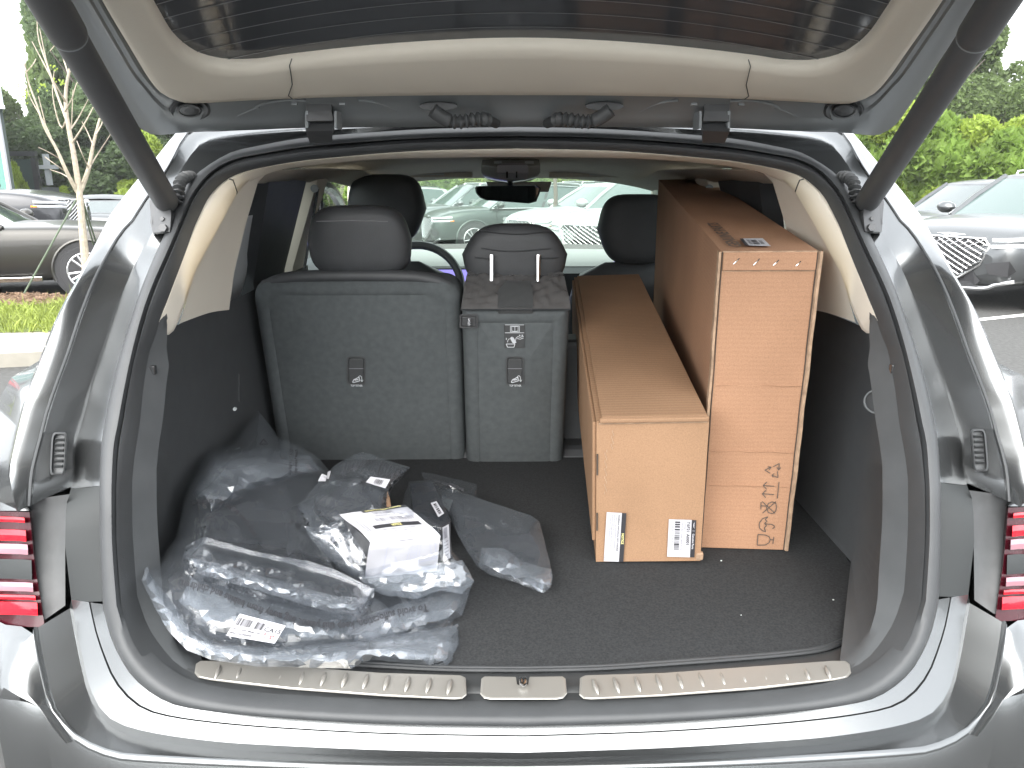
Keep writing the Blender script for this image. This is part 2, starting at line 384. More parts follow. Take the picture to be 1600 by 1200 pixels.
# ---- pillar: bright strip, dark gutter channel, outer face, per side
def pillar_mesh():
    q = MB()
    so = [p + Vector((0, .012, 0)) for p in H_so[iB:]]; br = H_br[iB:]
    gu = half('gutter', [0, 0, -.016, .015], (2, 3)); ou = half('outer', [0, 0, -.040, .05], (2, 3))
    q.loft([[p + Vector((0, .03, 0)) for p in so], so]); 
    q.loft([so, [a.lerp(b, .82) + Vector((0, -.002, 0)) for a, b in zip(so, br)], br])
    d1 = [a.lerp(b, .10) + Vector((0, .012, 0)) for a, b in zip(br, gu)]; d2 = [a.lerp(b, .55) + Vector((0, .010, 0)) for a, b in zip(br, gu)]
    d3 = [a.lerp(b, .93) for a, b in zip(br, gu)]
    q.loft([br, d1, d2, d3])
    q.loft([d3, [a.lerp(b, .96) + Vector((0, -.004, 0)) for a, b in zip(br, gu)], gu])
    gg = [p + Vector((0, .010, 0)) for p in gu]
    q.loft([gu, gg])
    o0 = [a.lerp(b, .05) + Vector((0, .002, 0)) for a, b in zip(gg, ou)]
    o1 = [a.lerp(b, .5) + Vector((0, .003, 0)) for a, b in zip(gu, ou)]; o2 = [a.lerp(b, .86) for a, b in zip(gu, ou)]
    q.loft([gg, o0, o1, o2, ou])
    side = []
    for p in ou:
        z = p.z; xs = -.985 if z < 1.1 else -(.985 - (z - 1.1) * .52)
        side.append([Vector((p.x - .010, p.y + .012, p.z)), Vector((p.x * .6 + xs * .4, p.y + .14, z)) if z > 1.22 else Vector((p.x * .35 + xs * .65, p.y + .10, z)), Vector((xs, p.y + .5, z + .01 if abs(p.x) > .4 else z + .03))])
    q.loft([ou, [s[0] for s in side], [s[1] for s in side], [s[2] for s in side]])
    return q, gu, ou
pm, H_gu, H_ou = pillar_mesh()
rear_pillar = pm.build('rear_pillar', M['paint_in'], suv, True, 32)
pr = MB().add(mir(pm.v), [f[::-1] for f in pm.f]); pr.build('rear_pillar', M['paint_in'], suv, True, 32)
for sx in (1, -1):                                                    # dark bead of sealer in the gutter
    q = MB(); path = [Vector((sx * p.x, p.y - .001, p.z)) for p in H_gu[:NC + 14]]
    q.tube(path, .0024, 6); q.build('gutter_seam', M['rubber'], suv, True)
# ---- roof, flanks and side windows further forward
def xside(z): return .985 if z < 1.08 else .985 - (z - 1.08) * .50
rf = MB(); rr = []
for Y, zc in ((1.72, 1.655), (2.1, 1.70), (2.8, 1.715), (3.4, 1.66), (3.62, 1.61)):
    rr.append([Vector((x, Y + .10 * (x / .7) ** 2, zc - .075 * abs(x / .7) ** 2.4)) for x in [i * .07 - .70 for i in range(21)]])
rf.loft(rr); rf.build('roof', M['paint'], suv, True, 50)
for sx in (-1, 1):
    q = MB(); rows = []
    for Y in (1.42, 2.0, 2.6, 3.2, 3.8, 4.4, 5.0, 5.5):
        t = max(0, (Y - 4.6)) / .9
        rows.append([Vector((sx * (x - .22 * t * t), Y, z)) for x, z in ((.90, .28), (.97, .50), (.985, .8), (.98, 1.02), (.95, 1.09), (.90, 1.12))])
    q.loft(rows, flip=sx > 0); q.build('side_panel', M['paint'], suv, True, 50)
    g = MB(); g.loft([[Vector((sx * .925, 1.6, 1.12)), Vector((sx * .925, 3.95, 1.12))], [Vector((sx * .82, 1.95, 1.36)), Vector((sx * .82, 3.75, 1.36))], [Vector((sx * .70, 2.1, 1.60)), Vector((sx * .70, 3.5, 1.60))]])
    g.build('side_window', M['side_glass'], suv, True)
    for y0, w_ in ((3.0, .10), (2.35, .06)):
        bp = MB(); bp.loft([[Vector((sx * .93, y0, 1.11)), Vector((sx * .93, y0 + w_, 1.11))], [Vector((sx * .825, y0, 1.36)), Vector((sx * .825, y0 + w_, 1.36))], [Vector((sx * .705, y0, 1.61)), Vector((sx * .705, y0 + w_, 1.61))]])
        bp.build('window_pillar', M['gloss_black'], suv, True)
    for Yw in (1.95, 4.9):
        wh = MB(); wh.disc((sx * .87, Yw, .37), (1, 0, 0), .37, .24, 28); wo_ = wh.build('wheel', M['rubber'], suv, True, 40)
        rm = MB(); rm.disc((sx * .985, Yw, .37), (1, 0, 0), .26, .02, 28); rm.build('rim', M['steel'], wo_, True, 40)
bn = MB(); bn.loft([[Vector((x, Y, z - .10 * (x / .9) ** 2)) for x in [i * .09 - .9 for i in range(21)]] for Y, z in ((4.36, 1.13), (4.8, 1.10), (5.4, 1.0), (5.72, .8), (5.75, .4))])
bn.build('bonnet', M['paint'], suv, True, 50)
ub = MB(); ub.box((0, 3.4, .36), (.80, 2.1, .05)); ub.build('underbody', M['black_plastic'], suv)

# ---- black pocket beside each lamp, the vent and the lamp
def flip_x(pts, sx): return [Vector((p.x * sx, p.y, p.z)) for p in pts]
pk = [pS(px, py, o) for px, py, o in ((102, 946, .012), (102, 850, .016), (104, 790, .014), (109, 772, .01))]
pk2 = [pS(px, py, o) for px, py, o in ((78, 963, .01), (80, 860, .02), (80, 800, .02), (80, 776, .01))]
pk3 = [pS(px, py, o) for px, py, o in ((60, 975, -.004), (54, 850, .012), (48, 800, .014), (45, 784, .008))]
for sx in (1, -1):
    q = MB(); q.loft([flip_x(cr(k, 12), sx) for k in (pk, pk2, pk3)], flip=sx < 0); q.build('lamp_pocket', M['black_plastic'], suv, True, 50)
# lamp housings with stacked bars
def lampP(px, py, o=0): return pS(px, py, o)
def lamp(sx):
    rows_ = (800, 830, 862, 900, 940, 978); edge = (46, 49, 52, 57, 64, 70)
    outer = [(-60, -40, 20)]
    g = MB(); rows = []
    for r_, e in zip(rows_, edge):
        r2 = r_ + (2 if r_ > 950 else 0)
        rows.append(flip_x([lampP(e + 3, r2, .012), lampP(e, r2, -.004), lampP(e - 22, r2 - .5, -.010), lampP(-5, r2 - 1, -.008), Vector((-.865, 1.13, lampP(0, r_).z + .006)), Vector((-.935, 1.25, lampP(0, r_).z + .015)), Vector((-.975, 1.5, lampP(0, r_).z + .03))], sx))
    g.loft(rows, flip=sx > 0)
    base = g.build('tail_light', M['dark_lens'], suv, True, 50)
    def bar(name, y0, y1, m, e0, lift=.016, slope=-7):
        b = MB(); rr_ = []
        for e, dy in ((e0, 0), (e0 - 12, -1), (-8, -2)):
            rr_.append(flip_x([lampP(e, y0 + dy, -.004), lampP(e, y0 + dy, -lift), lampP(e + .6, (y0 + y1) / 2 + dy, -lift - .003), lampP(e + 1, y1 + dy, -lift), lampP(e + 1, y1 + dy, -.004)], sx))
        rr_.append([Vector((sx * -.868, 1.118 + .012 * (k in (0, 4)), lampP(-8, (y0, y0, (y0 + y1) / 2, y1, y1)[k] - 2).z + .006)) for k in range(5)])
        b.loft(rr_, flip=sx > 0); b.cap(rr_[0], sx < 0)
        return b.build(name, m, base, True, 30)
    bar('red_lens', 809, 817, M['red_lens'], 38); bar('red_lens', 829, 846, M['red_lens'], 40)
    bar('white_lens', 851, 867, M['clear_lens'], 43)
    bar('trim_bar', 875, 906, M['jamb_cover'], 49, .012)
    bar('white_lens', 911, 925, M['clear_lens'], 51)
    bar('red_lens', 931, 938, M['red_lens'], 55); bar('red_lens', 942, 962, M['red_lens'], 58, .018)
for sx in (1, -1): lamp(sx)
# quarter panel between lamp and pillar
for sx in (1, -1):
    q = MB(); rows = []
    for r_, e in ((798, 46), (780, 38), (760, 22), (740, 14), (725, 16)):
        P = pS(e, r_, .0)
        rows.append(flip_x([pS(e + 6, r_, .02), P, pS(e - 14, r_, -.006), pS(min(-3, e - 40), r_, -.004), Vector((-.875, 1.15, P.z + .004)), Vector((-.935, 1.27, P.z + .01)), Vector((-.98, 1.6, P.z + .02))], sx))
    q.loft(rows, flip=sx < 0); q.build('quarter_panel', M['paint'], suv, True, 40)
    # rubbery vent with fins
    def vp(u, v, o):                                                   # u across 0..1, v down 0..1
        return Vector((1, 1, 1)) * 0 + (lambda p: Vector((p.x * sx, p.y, p.z)))(pS(81 + (v * -4) + 25 * u - (0 if v > .2 else 0), 675 + 68 * v, o))
    vent = MB()
    outl = [(.5 + .5 * math.copysign(abs(math.cos(t)) ** .35, math.cos(t)), .5 + .5 * math.copysign(abs(math.sin(t)) ** .35, math.sin(t))) for t in [i * 2 * math.pi / 28 for i in range(28)]]
    r0 = [vp(u, v, .01) for u, v in outl]; r1 = [vp(u, v, -.010) for u, v in outl]
    r2 = [vp(.5 + (u - .5) * .8, .5 + (v - .5) * .92, -.014) for u, v in outl]; r3 = [vp(.5 + (u - .5) * .7, .5 + (v - .5) * .86, -.006) for u, v in outl]
    vent.loft([r0, r1, r2, r3], closed=True, flip=sx > 0); vent.cap(r3, sx < 0)
    vo = vent.build('air_vent', M['black_plastic'], suv, True, 45)
    for k in range(6):
        v = .14 + k * .122
        f = MB(); f.add([vp(.24, v, -.006), vp(.76, v, -.006), vp(.76, v + .02, -.017), vp(.24, v + .02, -.017), vp(.24, v + .075, -.006), vp(.76, v + .075, -.006)], [(0, 1, 2, 3), (3, 2, 5, 4), (0, 3, 4), (1, 5, 2)])
        f.build('fin', M['black_plastic'], vo)

# ---- power struts
def strut(sx):
    lo = pS(262, 318, -.04); hi_d = ray(75, 0); hi = CAM + hi_d * (1.02 / hi_d.y)
    lo = Vector((lo.x * sx, lo.y, lo.z)); hi = Vector((hi.x * sx, hi.y, hi.z))
    if sx > 0:
        lo = Vector((lo.x, lo.y, lo.z))
    ax = (hi - lo).normalized(); top = hi + ax * .22
    sl = lo + (hi - lo) * .885
    q = MB(); q.tube([lo + ax * .0, lo + ax * .012, sl], [.017, .0215, .0215], 24)
    so = q.build('power_strut', M['strut'], suv, True, 40)
    q = MB(); q.tube([sl - ax * .005, sl - ax * .003, sl + ax * .004, top], [.0215, .0228, .0240, .0240], 24); q.build('sleeve', M['strut'], so, True, 40)
    q = MB(); q.tube([sl - ax * .0065, sl - ax * .004], [.0222, .0222], 24); q.build('sleeve_ring', M['dark_metal'], so, True, 40)
    # ball joint bracket bolted to the pillar
    foot = pS(252, 352, -.022); foot.x *= sx
    br = MB(); b0 = pS(238, 318, -.03); b1 = pS(268, 312, -.035); b2 = pS(270, 365, -.018); b3 = pS(243, 366, -.012)
    P4 = [flip_x([v], sx)[0] for v in (b0, pS(248, 305, -.035), b1, pS(272, 338, -.03), b2, b3, pS(241, 345, -.02))]
    br.prism(P4, (0, -.012, .004)); bo = br.build('strut_bracket', M['black_metal'], so); bevel(bo, .002)
    fl = MB(); fl.add(flip_x([pS(240, 316, -.045), pS(238, 350, -.035), pS(242, 367, -.014), pS(240, 367, .0), pS(235, 350, .0), pS(236, 316, -.02)], sx), [(0, 1, 2, 3, 4, 5)]); fl.build('bracket_flange', M['black_metal'], so)
    for px, py, r_ in ((256, 357, .0075), (255, 343, .004)):
        bt = MB(); c = pS(px, py, -.038); c.x *= sx; bt.disc(c, (0, -1, .3), r_, .012, 6); bt.build('bolt', M['black_metal'], so, True, 30)
    bs = MB(); c = lo + Vector((-sx * 0, -.004, -.02)); bs.tube([lo - ax * .03, lo - ax * .01, lo + ax * .006], [.010, .016, .019], 14); bs.build('ball_socket', M['black_metal'], so, True, 40)
    # ribbed cable boot that leaves the seal beside the strut
    path = cr([flip_x([pS(a, b, o)], sx)[0] for a, b, o in ((277, 318, -.03), (279, 300, -.045), (281, 286, -.05), (290, 277, -.04), (302, 277, -.012))], 60)
    q = MB(); q.tube(path, [.0082 + .0042 * math.sin(i * 2 * math.pi / 6) for i in range(len(path))], 12); q.build('cable_boot', M['black_plastic'], so, True, 60)
for sx in (1, -1): strut(sx)
# ---- the raised tailgate: everything lies on one tilted plane seen from below
LA = R(15); LP = Vector((0, 1.63, 1.640)); LD = Vector((0, -math.cos(LA), math.sin(LA))); LN = Vector((0, -math.sin(LA), -math.cos(LA)))   # LN points down at the camera
def tg(px, py, low=0.): return pPl(px, py, LP + LN * low, LN)
def tgl(s, x, low=0.): return LP + LD * s + Vector((x, 0, 0)) + LN * low
TO = [(817,198),(700,198),(600,199),(475,200),(400,203),(292,207),(250,211),(232,208),(212,194),(196,170),(178,138),(142,75),(100,2)]
TCr = [(817,180),(700,181),(600,182),(475,184),(400,188),(292,186),(262,176),(243,160),(225,138),(207,116),(176,64),(135,-6),(115,-40)]
TB0 = [(817,144),(700,144),(550,146),(400,151),(300,156),(271,151),(250,140),(232,118),(215,90),(196,58),(178,28),(162,0),(142,-36)]
TB1 = [(817,67),(750,68),(650,73),(550,81),(450,92),(400,99),(350,99),(312,90),(287,75),(267,55),(250,27),(235,0),(222,-26)]
NT = 60
def th(px, low): 
    h = [tg(p.x, p.y, low) for p in cr([(a, b, 0) for a, b in px], NT)]; h[0].x = 0; return h
t_out, t_cr, t_b0, t_b1 = th(TO, .010), th(TCr, .010), th(TB0, .006), th(TB1, .004)
def extend(h):                                                          # carry the side edges on towards the open end
    a, b = h[-2], h[-1]; d = (b - a).normalized(); e = []
    for k in range(1, 9): e.append(Vector((b.x + (d.x * .02) * k, b.y, b.z)) + (LD * (.048 * k)) * 1.0)
    return h + e
t_out, t_cr, t_b0, t_b1 = [extend(h) for h in (t_out, t_cr, t_b0, t_b1)]
q = MB()
c1 = [a.lerp(b, .5) + LN * .004 for a, b in zip(t_out, t_cr)]
dk = [a.lerp(b, .5) - LN * .003 for a, b in zip(t_cr, t_b0)]
rm0 = [p - LN * .03 for p in t_out]
q.loft([full(rm0), full(t_out), full(c1), full(t_cr), full([a.lerp(b, .12) - LN * .004 for a, b in zip(t_cr, t_b0)]), full(dk), full([p - LN * .012 for p in t_b0])])
tailgate = q.build('tailgate', M['dark_metal'], suv, True, 32)
# outside skin, well above the inner frame
q = MB(); up_ = [p - LN * .03 for p in t_out]; sk = [[Vector((p.x * k, p.y, p.z)) - LN * (.012 * (1 - k)) for p in full(up_)] for k in (1, .9, .6, .3, 0)]
q.loft(sk); q.build('outer_skin', M['paint'], tailgate, True, 50)
# beige inner cover
q = MB(); rings = []
for t, l in ((0, -.010), (.0, .004), (.05, .009), (.18, .011), (.5, .012), (.82, .011), (.95, .008), (1, .0), (1.0, -.012)):
    rings.append(full([a.lerp(b, t) + LN * l for a, b in zip(t_b0, t_b1)]))
q.loft(rings); trim = q.build('trim_cover', M['beige'], tailgate, True, 50)
# the cover's joints
for sx in (-1, 1):
    q = MB(); pts = []; j0 = min(range(NT), key=lambda j: abs(t_b0[j].x - tg(464, 149).x)); j1 = min(range(NT), key=lambda j: abs(t_b1[j].x - tg(457, 92).x))
    for t, l in ((0, .004), (.05, .009), (.18, .011), (.5, .012), (.82, .011), (.95, .008), (1, .0)):
        j = round(j0 + (j1 - j0) * t); p = t_b0[j].lerp(t_b1[j], t) + LN * (l + .0004); pts.append(Vector((p.x * -sx, p.y, p.z)))
    q.tube(pts, .0008, 6); q.build('trim_joint', M['rubber'], trim, True)
# glass with heater wires
q = MB(); gl_ = [[Vector((p.x * k, p.y, p.z)) - LN * (.008) + LN * (.03 * (1 - k) - .0) * 0 for p in full(t_b1)] for k in (1.02, .75, .5, .25, 0)]
q.loft(gl_); rgl = q.build('rear_glass', M['rear_glass'], tailgate, True, 60)
def wire_at(py_c, sag, x_edge_l):
    q = MB(); pts = []
    for i in range(49):
        u = -1 + 2 * i / 48; px = 817 + u * (817 - x_edge_l)
        pts.append(tg(px, py_c + sag * u * u, -.0030))
    rr_ = [[p + LD * .0011, p - LD * .0011] for p in pts]
    q.loft(rr_); q.build('heater_wire', M['wire'], rgl)
for yc, sag, xl in ((42, 55, 337), (20, 64, 296), (-2, 72, 270), (-25, 78, 250), (-49, 84, 236), (-74, 88, 220), (-100, 92, 205), (-128, 96, 190), (-158, 100, 180)): wire_at(yc, sag, xl)
q = MB(); sh = [tg(px, py, -.0065) for px, py in ((817, 70), (700, 71), (600, 77), (500, 87), (420, 96))]
# lower door half with number-plate housing, carried on past the glass
end = [t_b1[-1], t_b0[-1]]
q = MB(); e0 = full([t_b0[-1], Vector((0, t_b0[-1].y, t_b0[-1].z))][::-1]); w0 = abs(t_b0[-1].x)
qs = []
for s_, k, l in ((0, 1, .02), (.06, 1.02, .05), (.25, 1.05, .075), (.42, 1.04, .06), (.46, 1.0, -.01), (.40, 1.02, -.08), (.0, 1.02, -.05)):
    c = Vector((0, t_b0[-1].y, t_b0[-1].z)) + LD * s_ + LN * (l - .006)
    qs.append([c + Vector((w0 * k * u, 0, 0)) for u in (-1, -.7, -.35, 0, .35, .7, 1)])
q.loft(qs); q.build('door_panel', M['beige'], tailgate, True, 40)
# rubber bump stops
for sx in (-1, 1):
    def bs_ring(rx, ry, low): return [(lambda p: Vector((-p.x * sx, p.y, p.z)))(tg(296 + rx * math.cos(t), 173 + ry * math.sin(t), low)) for t in [i * 2 * math.pi / 28 for i in range(28)]]
    q = MB(); rr_ = [bs_ring(34, 20, .004), bs_ring(29, 17, .010), bs_ring(24, 14, .006), bs_ring(20, 11.5, .004), bs_ring(19, 11, .013), bs_ring(16.5, 9, .016), bs_ring(15.5, 8.3, .014), bs_ring(8, 4.4, .0155)]
    q.loft(rr_, closed=True, flip=sx < 0); q.cap(rr_[-1]); q.build('bump_stop', M['black_metal'], tailgate, True, 40)
# pressed ribs that curve across the frame
for sx in (-1, 1):
    for pts, r_ in (([(560, 156), (590, 160), (615, 171), (640, 180), (670, 181), (740, 181)], .0035), ([(400, 166), (420, 160), (450, 156), (478, 157)], .0035), ([(330, 196), (350, 190), (380, 176), (405, 166)], .004),
                    ([(300, 203), (360, 202), (420, 190), (455, 187), (478, 187)], .003), ([(530, 187), (570, 188), (640, 188), (740, 187)], .003)):
        q = MB(); q.tube([(lambda p: Vector((-p.x * sx, p.y, p.z)))(tg(a.x, a.y, .003)) for a in cr([(a, b, 0) for a, b in pts], 20)], r_, 8); q.build('pressed_rib', M['dark_metal'], tailgate, True)
# hinges
for sx in (-1, 1):
    def hp(px, py, Y): p = pY(px, py, Y); return Vector((-p.x * sx, p.y, p.z))
    q = MB()
    q.loft([[hp(480, 157, 1.50), hp(520, 157, 1.50)], [hp(481, 176, 1.505), hp(520, 176, 1.505)], [hp(480, 183, 1.50), hp(522, 183, 1.50)], [hp(480, 184, 1.52), hp(522, 184, 1.52)], [hp(480, 198, 1.525), hp(522, 198, 1.525)], [hp(482, 201, 1.53), hp(521, 201, 1.53)]], flip=sx > 0)
    q.loft([[hp(479, 200, 1.52), hp(523, 200, 1.52)], [hp(480, 205, 1.51), hp(522, 205, 1.51)], [hp(484, 213, 1.55), hp(519, 213, 1.55)]], flip=sx > 0)
    ho = q.build('hinge', M['black_metal'], tailgate); sol = ho.modifiers.new('solid', 'SOLIDIFY'); sol.thickness = .012
    for a in (477, 522):
        q = MB(); q.prism([hp(a, 173, 1.49), hp(a + 4, 173, 1.49), hp(a + 4, 200, 1.50), hp(a, 200, 1.50)], (0, .05, 0)); q.build('hinge_cheek', M['dark_metal'], ho)
    q = MB(); q.prism([hp(448, 153, 1.49), hp(540, 152, 1.49), hp(540, 157, 1.49), hp(448, 158, 1.49)], (0, .04, 0)); q.build('hinge_plate', M['dark_metal'], ho)
    for a in (459, 534):
        q = MB(); q.prism([hp(a - 4, 156, 1.485), hp(a + 5, 156, 1.485), hp(a + 5, 164, 1.485), hp(a - 4, 164, 1.485)], (0, .02, 0)); bevel(q.build('bolt', M['dark_metal'], ho), .002)
    q = MB(); q.prism([hp(490, 160, 1.495), hp(511, 160, 1.495), hp(511, 165, 1.494), hp(490, 165, 1.494)], (0, .004, 0)); q.build('hinge_tab', M['dark_metal'], ho)
# wiring boots
for sx, c0 in ((1, 690), (-1, 940)):
    g = (lambda a, b, Y: pY(c0 + (a - 690) * sx, b, Y))
    q = MB(); path = cr([g(676, 172, 1.47), g(688, 181, 1.475), g(704, 189, 1.48), g(720, 190, 1.48), g(742, 187, 1.485), (g(760, 187, 1.50)), g(775, 193, 1.55)], 70)
    rad = []
    for i in range(len(path)):
        t = i / (len(path) - 1); rad.append(.013 if t < .22 else (.011 + .0028 * math.sin(t * 95) if t < .68 else .009))
    q.tube(path, rad, 12); bo = q.build('wiring_boot', M['black_plastic'], tailgate, True, 60)
    q = MB(); ring_ = [g(685 + 30 * math.cos(t), 166 + 6.5 * math.sin(t), 1.475) for t in [i * 2 * math.pi / 24 for i in range(24)]]
    q.prism(ring_, (0, .03, .006)); bevel(q.build('grommet', M['black_plastic'], bo, False), .004)
# ================================================================ inside the car
ZF = .785                                                              # boot floor height
def mx_(p, sx): return Vector((p.x * sx, p.y, p.z))                    # half curves are made on the left (x < 0); sx = -1 mirrors
# ---- beige frame trim inside the seal: from the pointed lower tip round over the top
tip = NA + NB + int(NC * .62)
so_ = [p + Vector((0, .028, 0)) for p in H_si[tip:]]
inner_px = cr([(a, b, 0) for a, b in [(262,524),(268,520),(280,495),(292,462),(304,428),(322,392),(345,350),(358,328),(372,303),(386,287),(402,278),(450,263),(575,250),(700,246),(817,245)]], 70)
in_ = [pS(p.x, p.y, .10) for p in inner_px]; in_[-1].x = 0
o_ = cr(so_, 70); o_[-1].x = 0
fr = MB(); rings = [o_]
for t, k in ((.15, -.012), (.4, -.020), (.7, -.014), (.92, -.004), (1, .006)):
    rings.append([a.lerp(b, t) + Vector((0, k, 0)) for a, b in zip(o_, in_)])
deep = [Vector((p.x * 1.03, p.y + .05, p.z + .012)) for p in in_]; rings.append(deep)
fr.loft([list(r) + mir(list(reversed(r)))[1:] for r in rings])
opening_trim = fr.build('opening_trim', M['beige'], suv, True, 60)
for sx in (1, -1):                                                     # joint between pillar piece and headliner piece
    jj = min(range(len(in_)), key=lambda j: (in_[j] - pS(366, 310, .10)).length)
    q = MB(); q.tube([mx_(r[min(70, jj + k)], sx) + Vector((0, -.0006, 0)) for k, r in zip((3, 3, 2, 1, 0, -1), rings[1:6])], .0013, 5); q.build('trim_joint', M['rubber'], opening_trim, True)
# ---- walls of the boot and cabin
def xin(z): return .63 if z < .9 else (.63 + (z - .9) * .15 if z < 1.2 else .675 - max(0, z - 1.26) * .40)
BELT = 1.262
for sx in (1, -1):
    # dark lower side trim that starts at the seal and runs forward
    lo = [p + Vector((0, .028, 0)) for p in H_si[NA - 8:tip + 3]]; tp_ = [min(1, i / 8, (len(lo) - 1 - i) / 7) for i in range(len(lo))]; toc = lambda p, k: p + (Vector((0, p.y, 1.06)) - p) * k
    lo = [p for p in lo]
    n = len(lo)
    r1 = [toc(p, .010 * s) + Vector((0, .02 * s + .002, 0)) for p, s in zip(lo, tp_)]
    r2 = [Vector((-min(.665, abs(p.x) * .955), p.y + .16, max(ZF, p.z))) for p in lo]
    z0, z1 = ZF - .01, BELT
    zt_ = lo[-1].z
    zr = [max(z0, z0 + (p.z - .80) * (z1 - z0) / (zt_ - .80)) for p in lo]
    r2 = [toc(p, .024 * s) + Vector((0, .05 * s + .004, 0)) for p, s in zip(lo, tp_)]; r2b = [Vector((p.x * (1 + .03 * s), p.y + .03 + .05 * s, max(ZF - .012, p.z - .004))) for p, s in zip(lo, tp_)]
    r3 = [Vector((-.672, max(p.y + .14, 1.40), z)) for p, z in zip(lo, zr)]
    r4 = [Vector((-.685, 2.6, p.z)) for p in r3]
    q = MB(); q.loft([[mx_(p, sx) for p in r] for r in (lo, r1, r2, r2b, r3, r4)], flip=sx < 0)
    st = q.build('side_trim', M['lower_trim'], suv, True, 40)
    # upper beige wall from the frame trim to the side window
    up = [(280, 506, 1.40), (300, 498, 1.46), (330, 488, 1.57), (358, 484, 1.68)]
    mid = [(304, 428, 1.40), (318, 425, 1.46), (345, 425, 1.58), (366, 425, 1.68)]
    tp = [(345, 350, 1.46), (352, 350, 1.52), (368, 350, 1.62), (384, 350, 1.70)]
    tq = [(372, 300, 1.56), (378, 295, 1.60), (390, 290, 1.66), (403, 285, 1.74)]
    tr_ = [(400, 270, 1.66), (404, 268, 1.68), (412, 265, 1.72), (425, 262, 1.80)]
    q = MB(); q.loft([[mx_(p, sx) for p in cr([pY(*a) for a in r], 12)] for r in (up, mid, tp, tq, tr_)], flip=sx < 0)
    uw = q.build('pillar_lining', M['beige'], suv, True, 60)
    # dark lining between lining and rear door, door lower, belt line
    q = MB(); q.loft([[Vector((-sx * .70, Y, .6)) for Y in (1.6, 2.2, 3.0, 4.1)], [Vector((-sx * .705, Y, 1.1)) for Y in (1.6, 2.2, 3.0, 4.1)], [Vector((-sx * .74, Y, 1.205)) for Y in (1.6, 2.2, 3.0, 4.1)], [Vector((-sx * .90, Y, 1.20)) for Y in (1.6, 2.2, 3.0, 4.1)]], flip=sx < 0)
    q.build('door_lining', M['lower_trim'], suv, True, 40)
    def wall(name, m, yb0, yb1, yt0, yt1, dx=0, z0=1.20, z1=1.56, thick=.05):
        q = MB(); rows = []
        for i in range(7):
            t = i / 6; z = z0 + (z1 - z0) * t; x = .745 - .42 * max(0, z - 1.23) - dx
            a, b = yb0 + (yt0 - yb0) * t, yb1 + (yt1 - yb1) * t
            rows.append([Vector((-sx * (x + thick), a, z)), Vector((-sx * x, a + .008, z)), Vector((-sx * (x - .008), (a + b) / 2, z)), Vector((-sx * x, b - .008, z)), Vector((-sx * (x + thick), b, z))])
        q.loft(rows, flip=sx > 0); return q.build(name, m, suv, True, 50)
    wall('door_frame', M['leather'], 2.20, 2.52, 1.98, 2.38, .0)
    bpil = wall('centre_pillar', M['beige'], 2.56, 2.72, 2.46, 2.62, .01)
    q = MB(); q.disc(Vector((-sx * .615, 2.47, 1.512)), (-.2 * -sx, -1, 0), .012, .02, 14); q.build('belt_anchor', M['dark_metal'], bpil, True, 40)
    q = MB(); q.loft([[Vector((-sx * .612, 2.48, 1.51)), Vector((-sx * .612, 2.52, 1.51))], [Vector((-sx * .70, 2.54, 1.20)), Vector((-sx * .70, 2.58, 1.20))]]); q.build('seat_belt', M['gloss_black'], bpil)
    q = MB(); q.box(Vector((-sx * .645, 2.64, 1.44)), (.012, .02, .05)); bevel(q.build('belt_guide', M['gloss_black'], bpil), .006)
    # windscreen pillar and the dark front door frame
    q = MB(); q.tube(cr([Vector((-sx * .80, 4.30, 1.16)), Vector((-sx * .765, 3.98, 1.33)), Vector((-sx * .70, 3.66, 1.50)), Vector((-sx * .64, 3.46, 1.56))], 14), [.045] * 15, 10); q.build('windscreen_pillar', M['beige'], suv, True)
    q = MB(); q.tube(cr([Vector((-sx * .80, 2.80, 1.20)), Vector((-sx * .74, 2.80, 1.40)), Vector((-sx * .70, 2.90, 1.51)), Vector((-sx * .715, 3.2, 1.49)), Vector((-sx * .76, 3.6, 1.38)), Vector((-sx * .82, 3.95, 1.22))], 30), .022, 8); q.build('door_frame', M['gloss_black'], suv, True)
# protective film torn on the far side window
q = MB(); q.add([Vector((-.765, 1.95, 1.20)), Vector((-.765, 2.12, 1.20)), Vector((-.745, 2.15, 1.28)), Vector((-.72, 2.14, 1.36)), Vector((-.68, 2.10, 1.45)), Vector((-.68, 2.0, 1.45)), Vector((-.73, 1.92, 1.33)), Vector((-.752, 1.98, 1.26))], [(0, 1, 2, 3, 4, 5, 6, 7)])
q.build('window_film', mat('protective_film', (.62, .64, .66), .7), suv)
# ---- headliner
q = MB(); rows = []
topc = [p for p in deep if p.z > 1.52]
xs = [i / 20 for i in range(-20, 21)]
for Y, z, hw in ((1.76, 1.615, .52), (2.2, 1.625, .60), (2.8, 1.625, .62), (3.2, 1.60, .62), (3.42, 1.565, .62), (3.50, 1.545, .63), (3.50, 1.60, .63)):
    rows.append([Vector((hw * x, Y + .02 * x * x, z - .055 * abs(x) ** 3)) for x in xs])
q.loft(rows, flip=True); headliner = q.build('headliner', M['headliner'], suv, True, 50)
for sx in (-1, 1):                                                      # roof sides down to the windows
    q = MB(); q.loft([[Vector((sx * .52, Y, z)) for Y, z in ((1.76, 1.56), (2.2, 1.57), (2.8, 1.572), (3.4, 1.52))], [Vector((sx * .63, Y, z - .03)) for Y, z in ((1.80, 1.56), (2.2, 1.56), (2.8, 1.56), (3.5, 1.52))], [Vector((sx * .70, Y, z)) for Y, z in ((1.9, 1.56), (2.2, 1.56), (2.8, 1.56), (3.5, 1.52))]])
    q.build('headliner_side', M['headliner'], suv, True, 50)
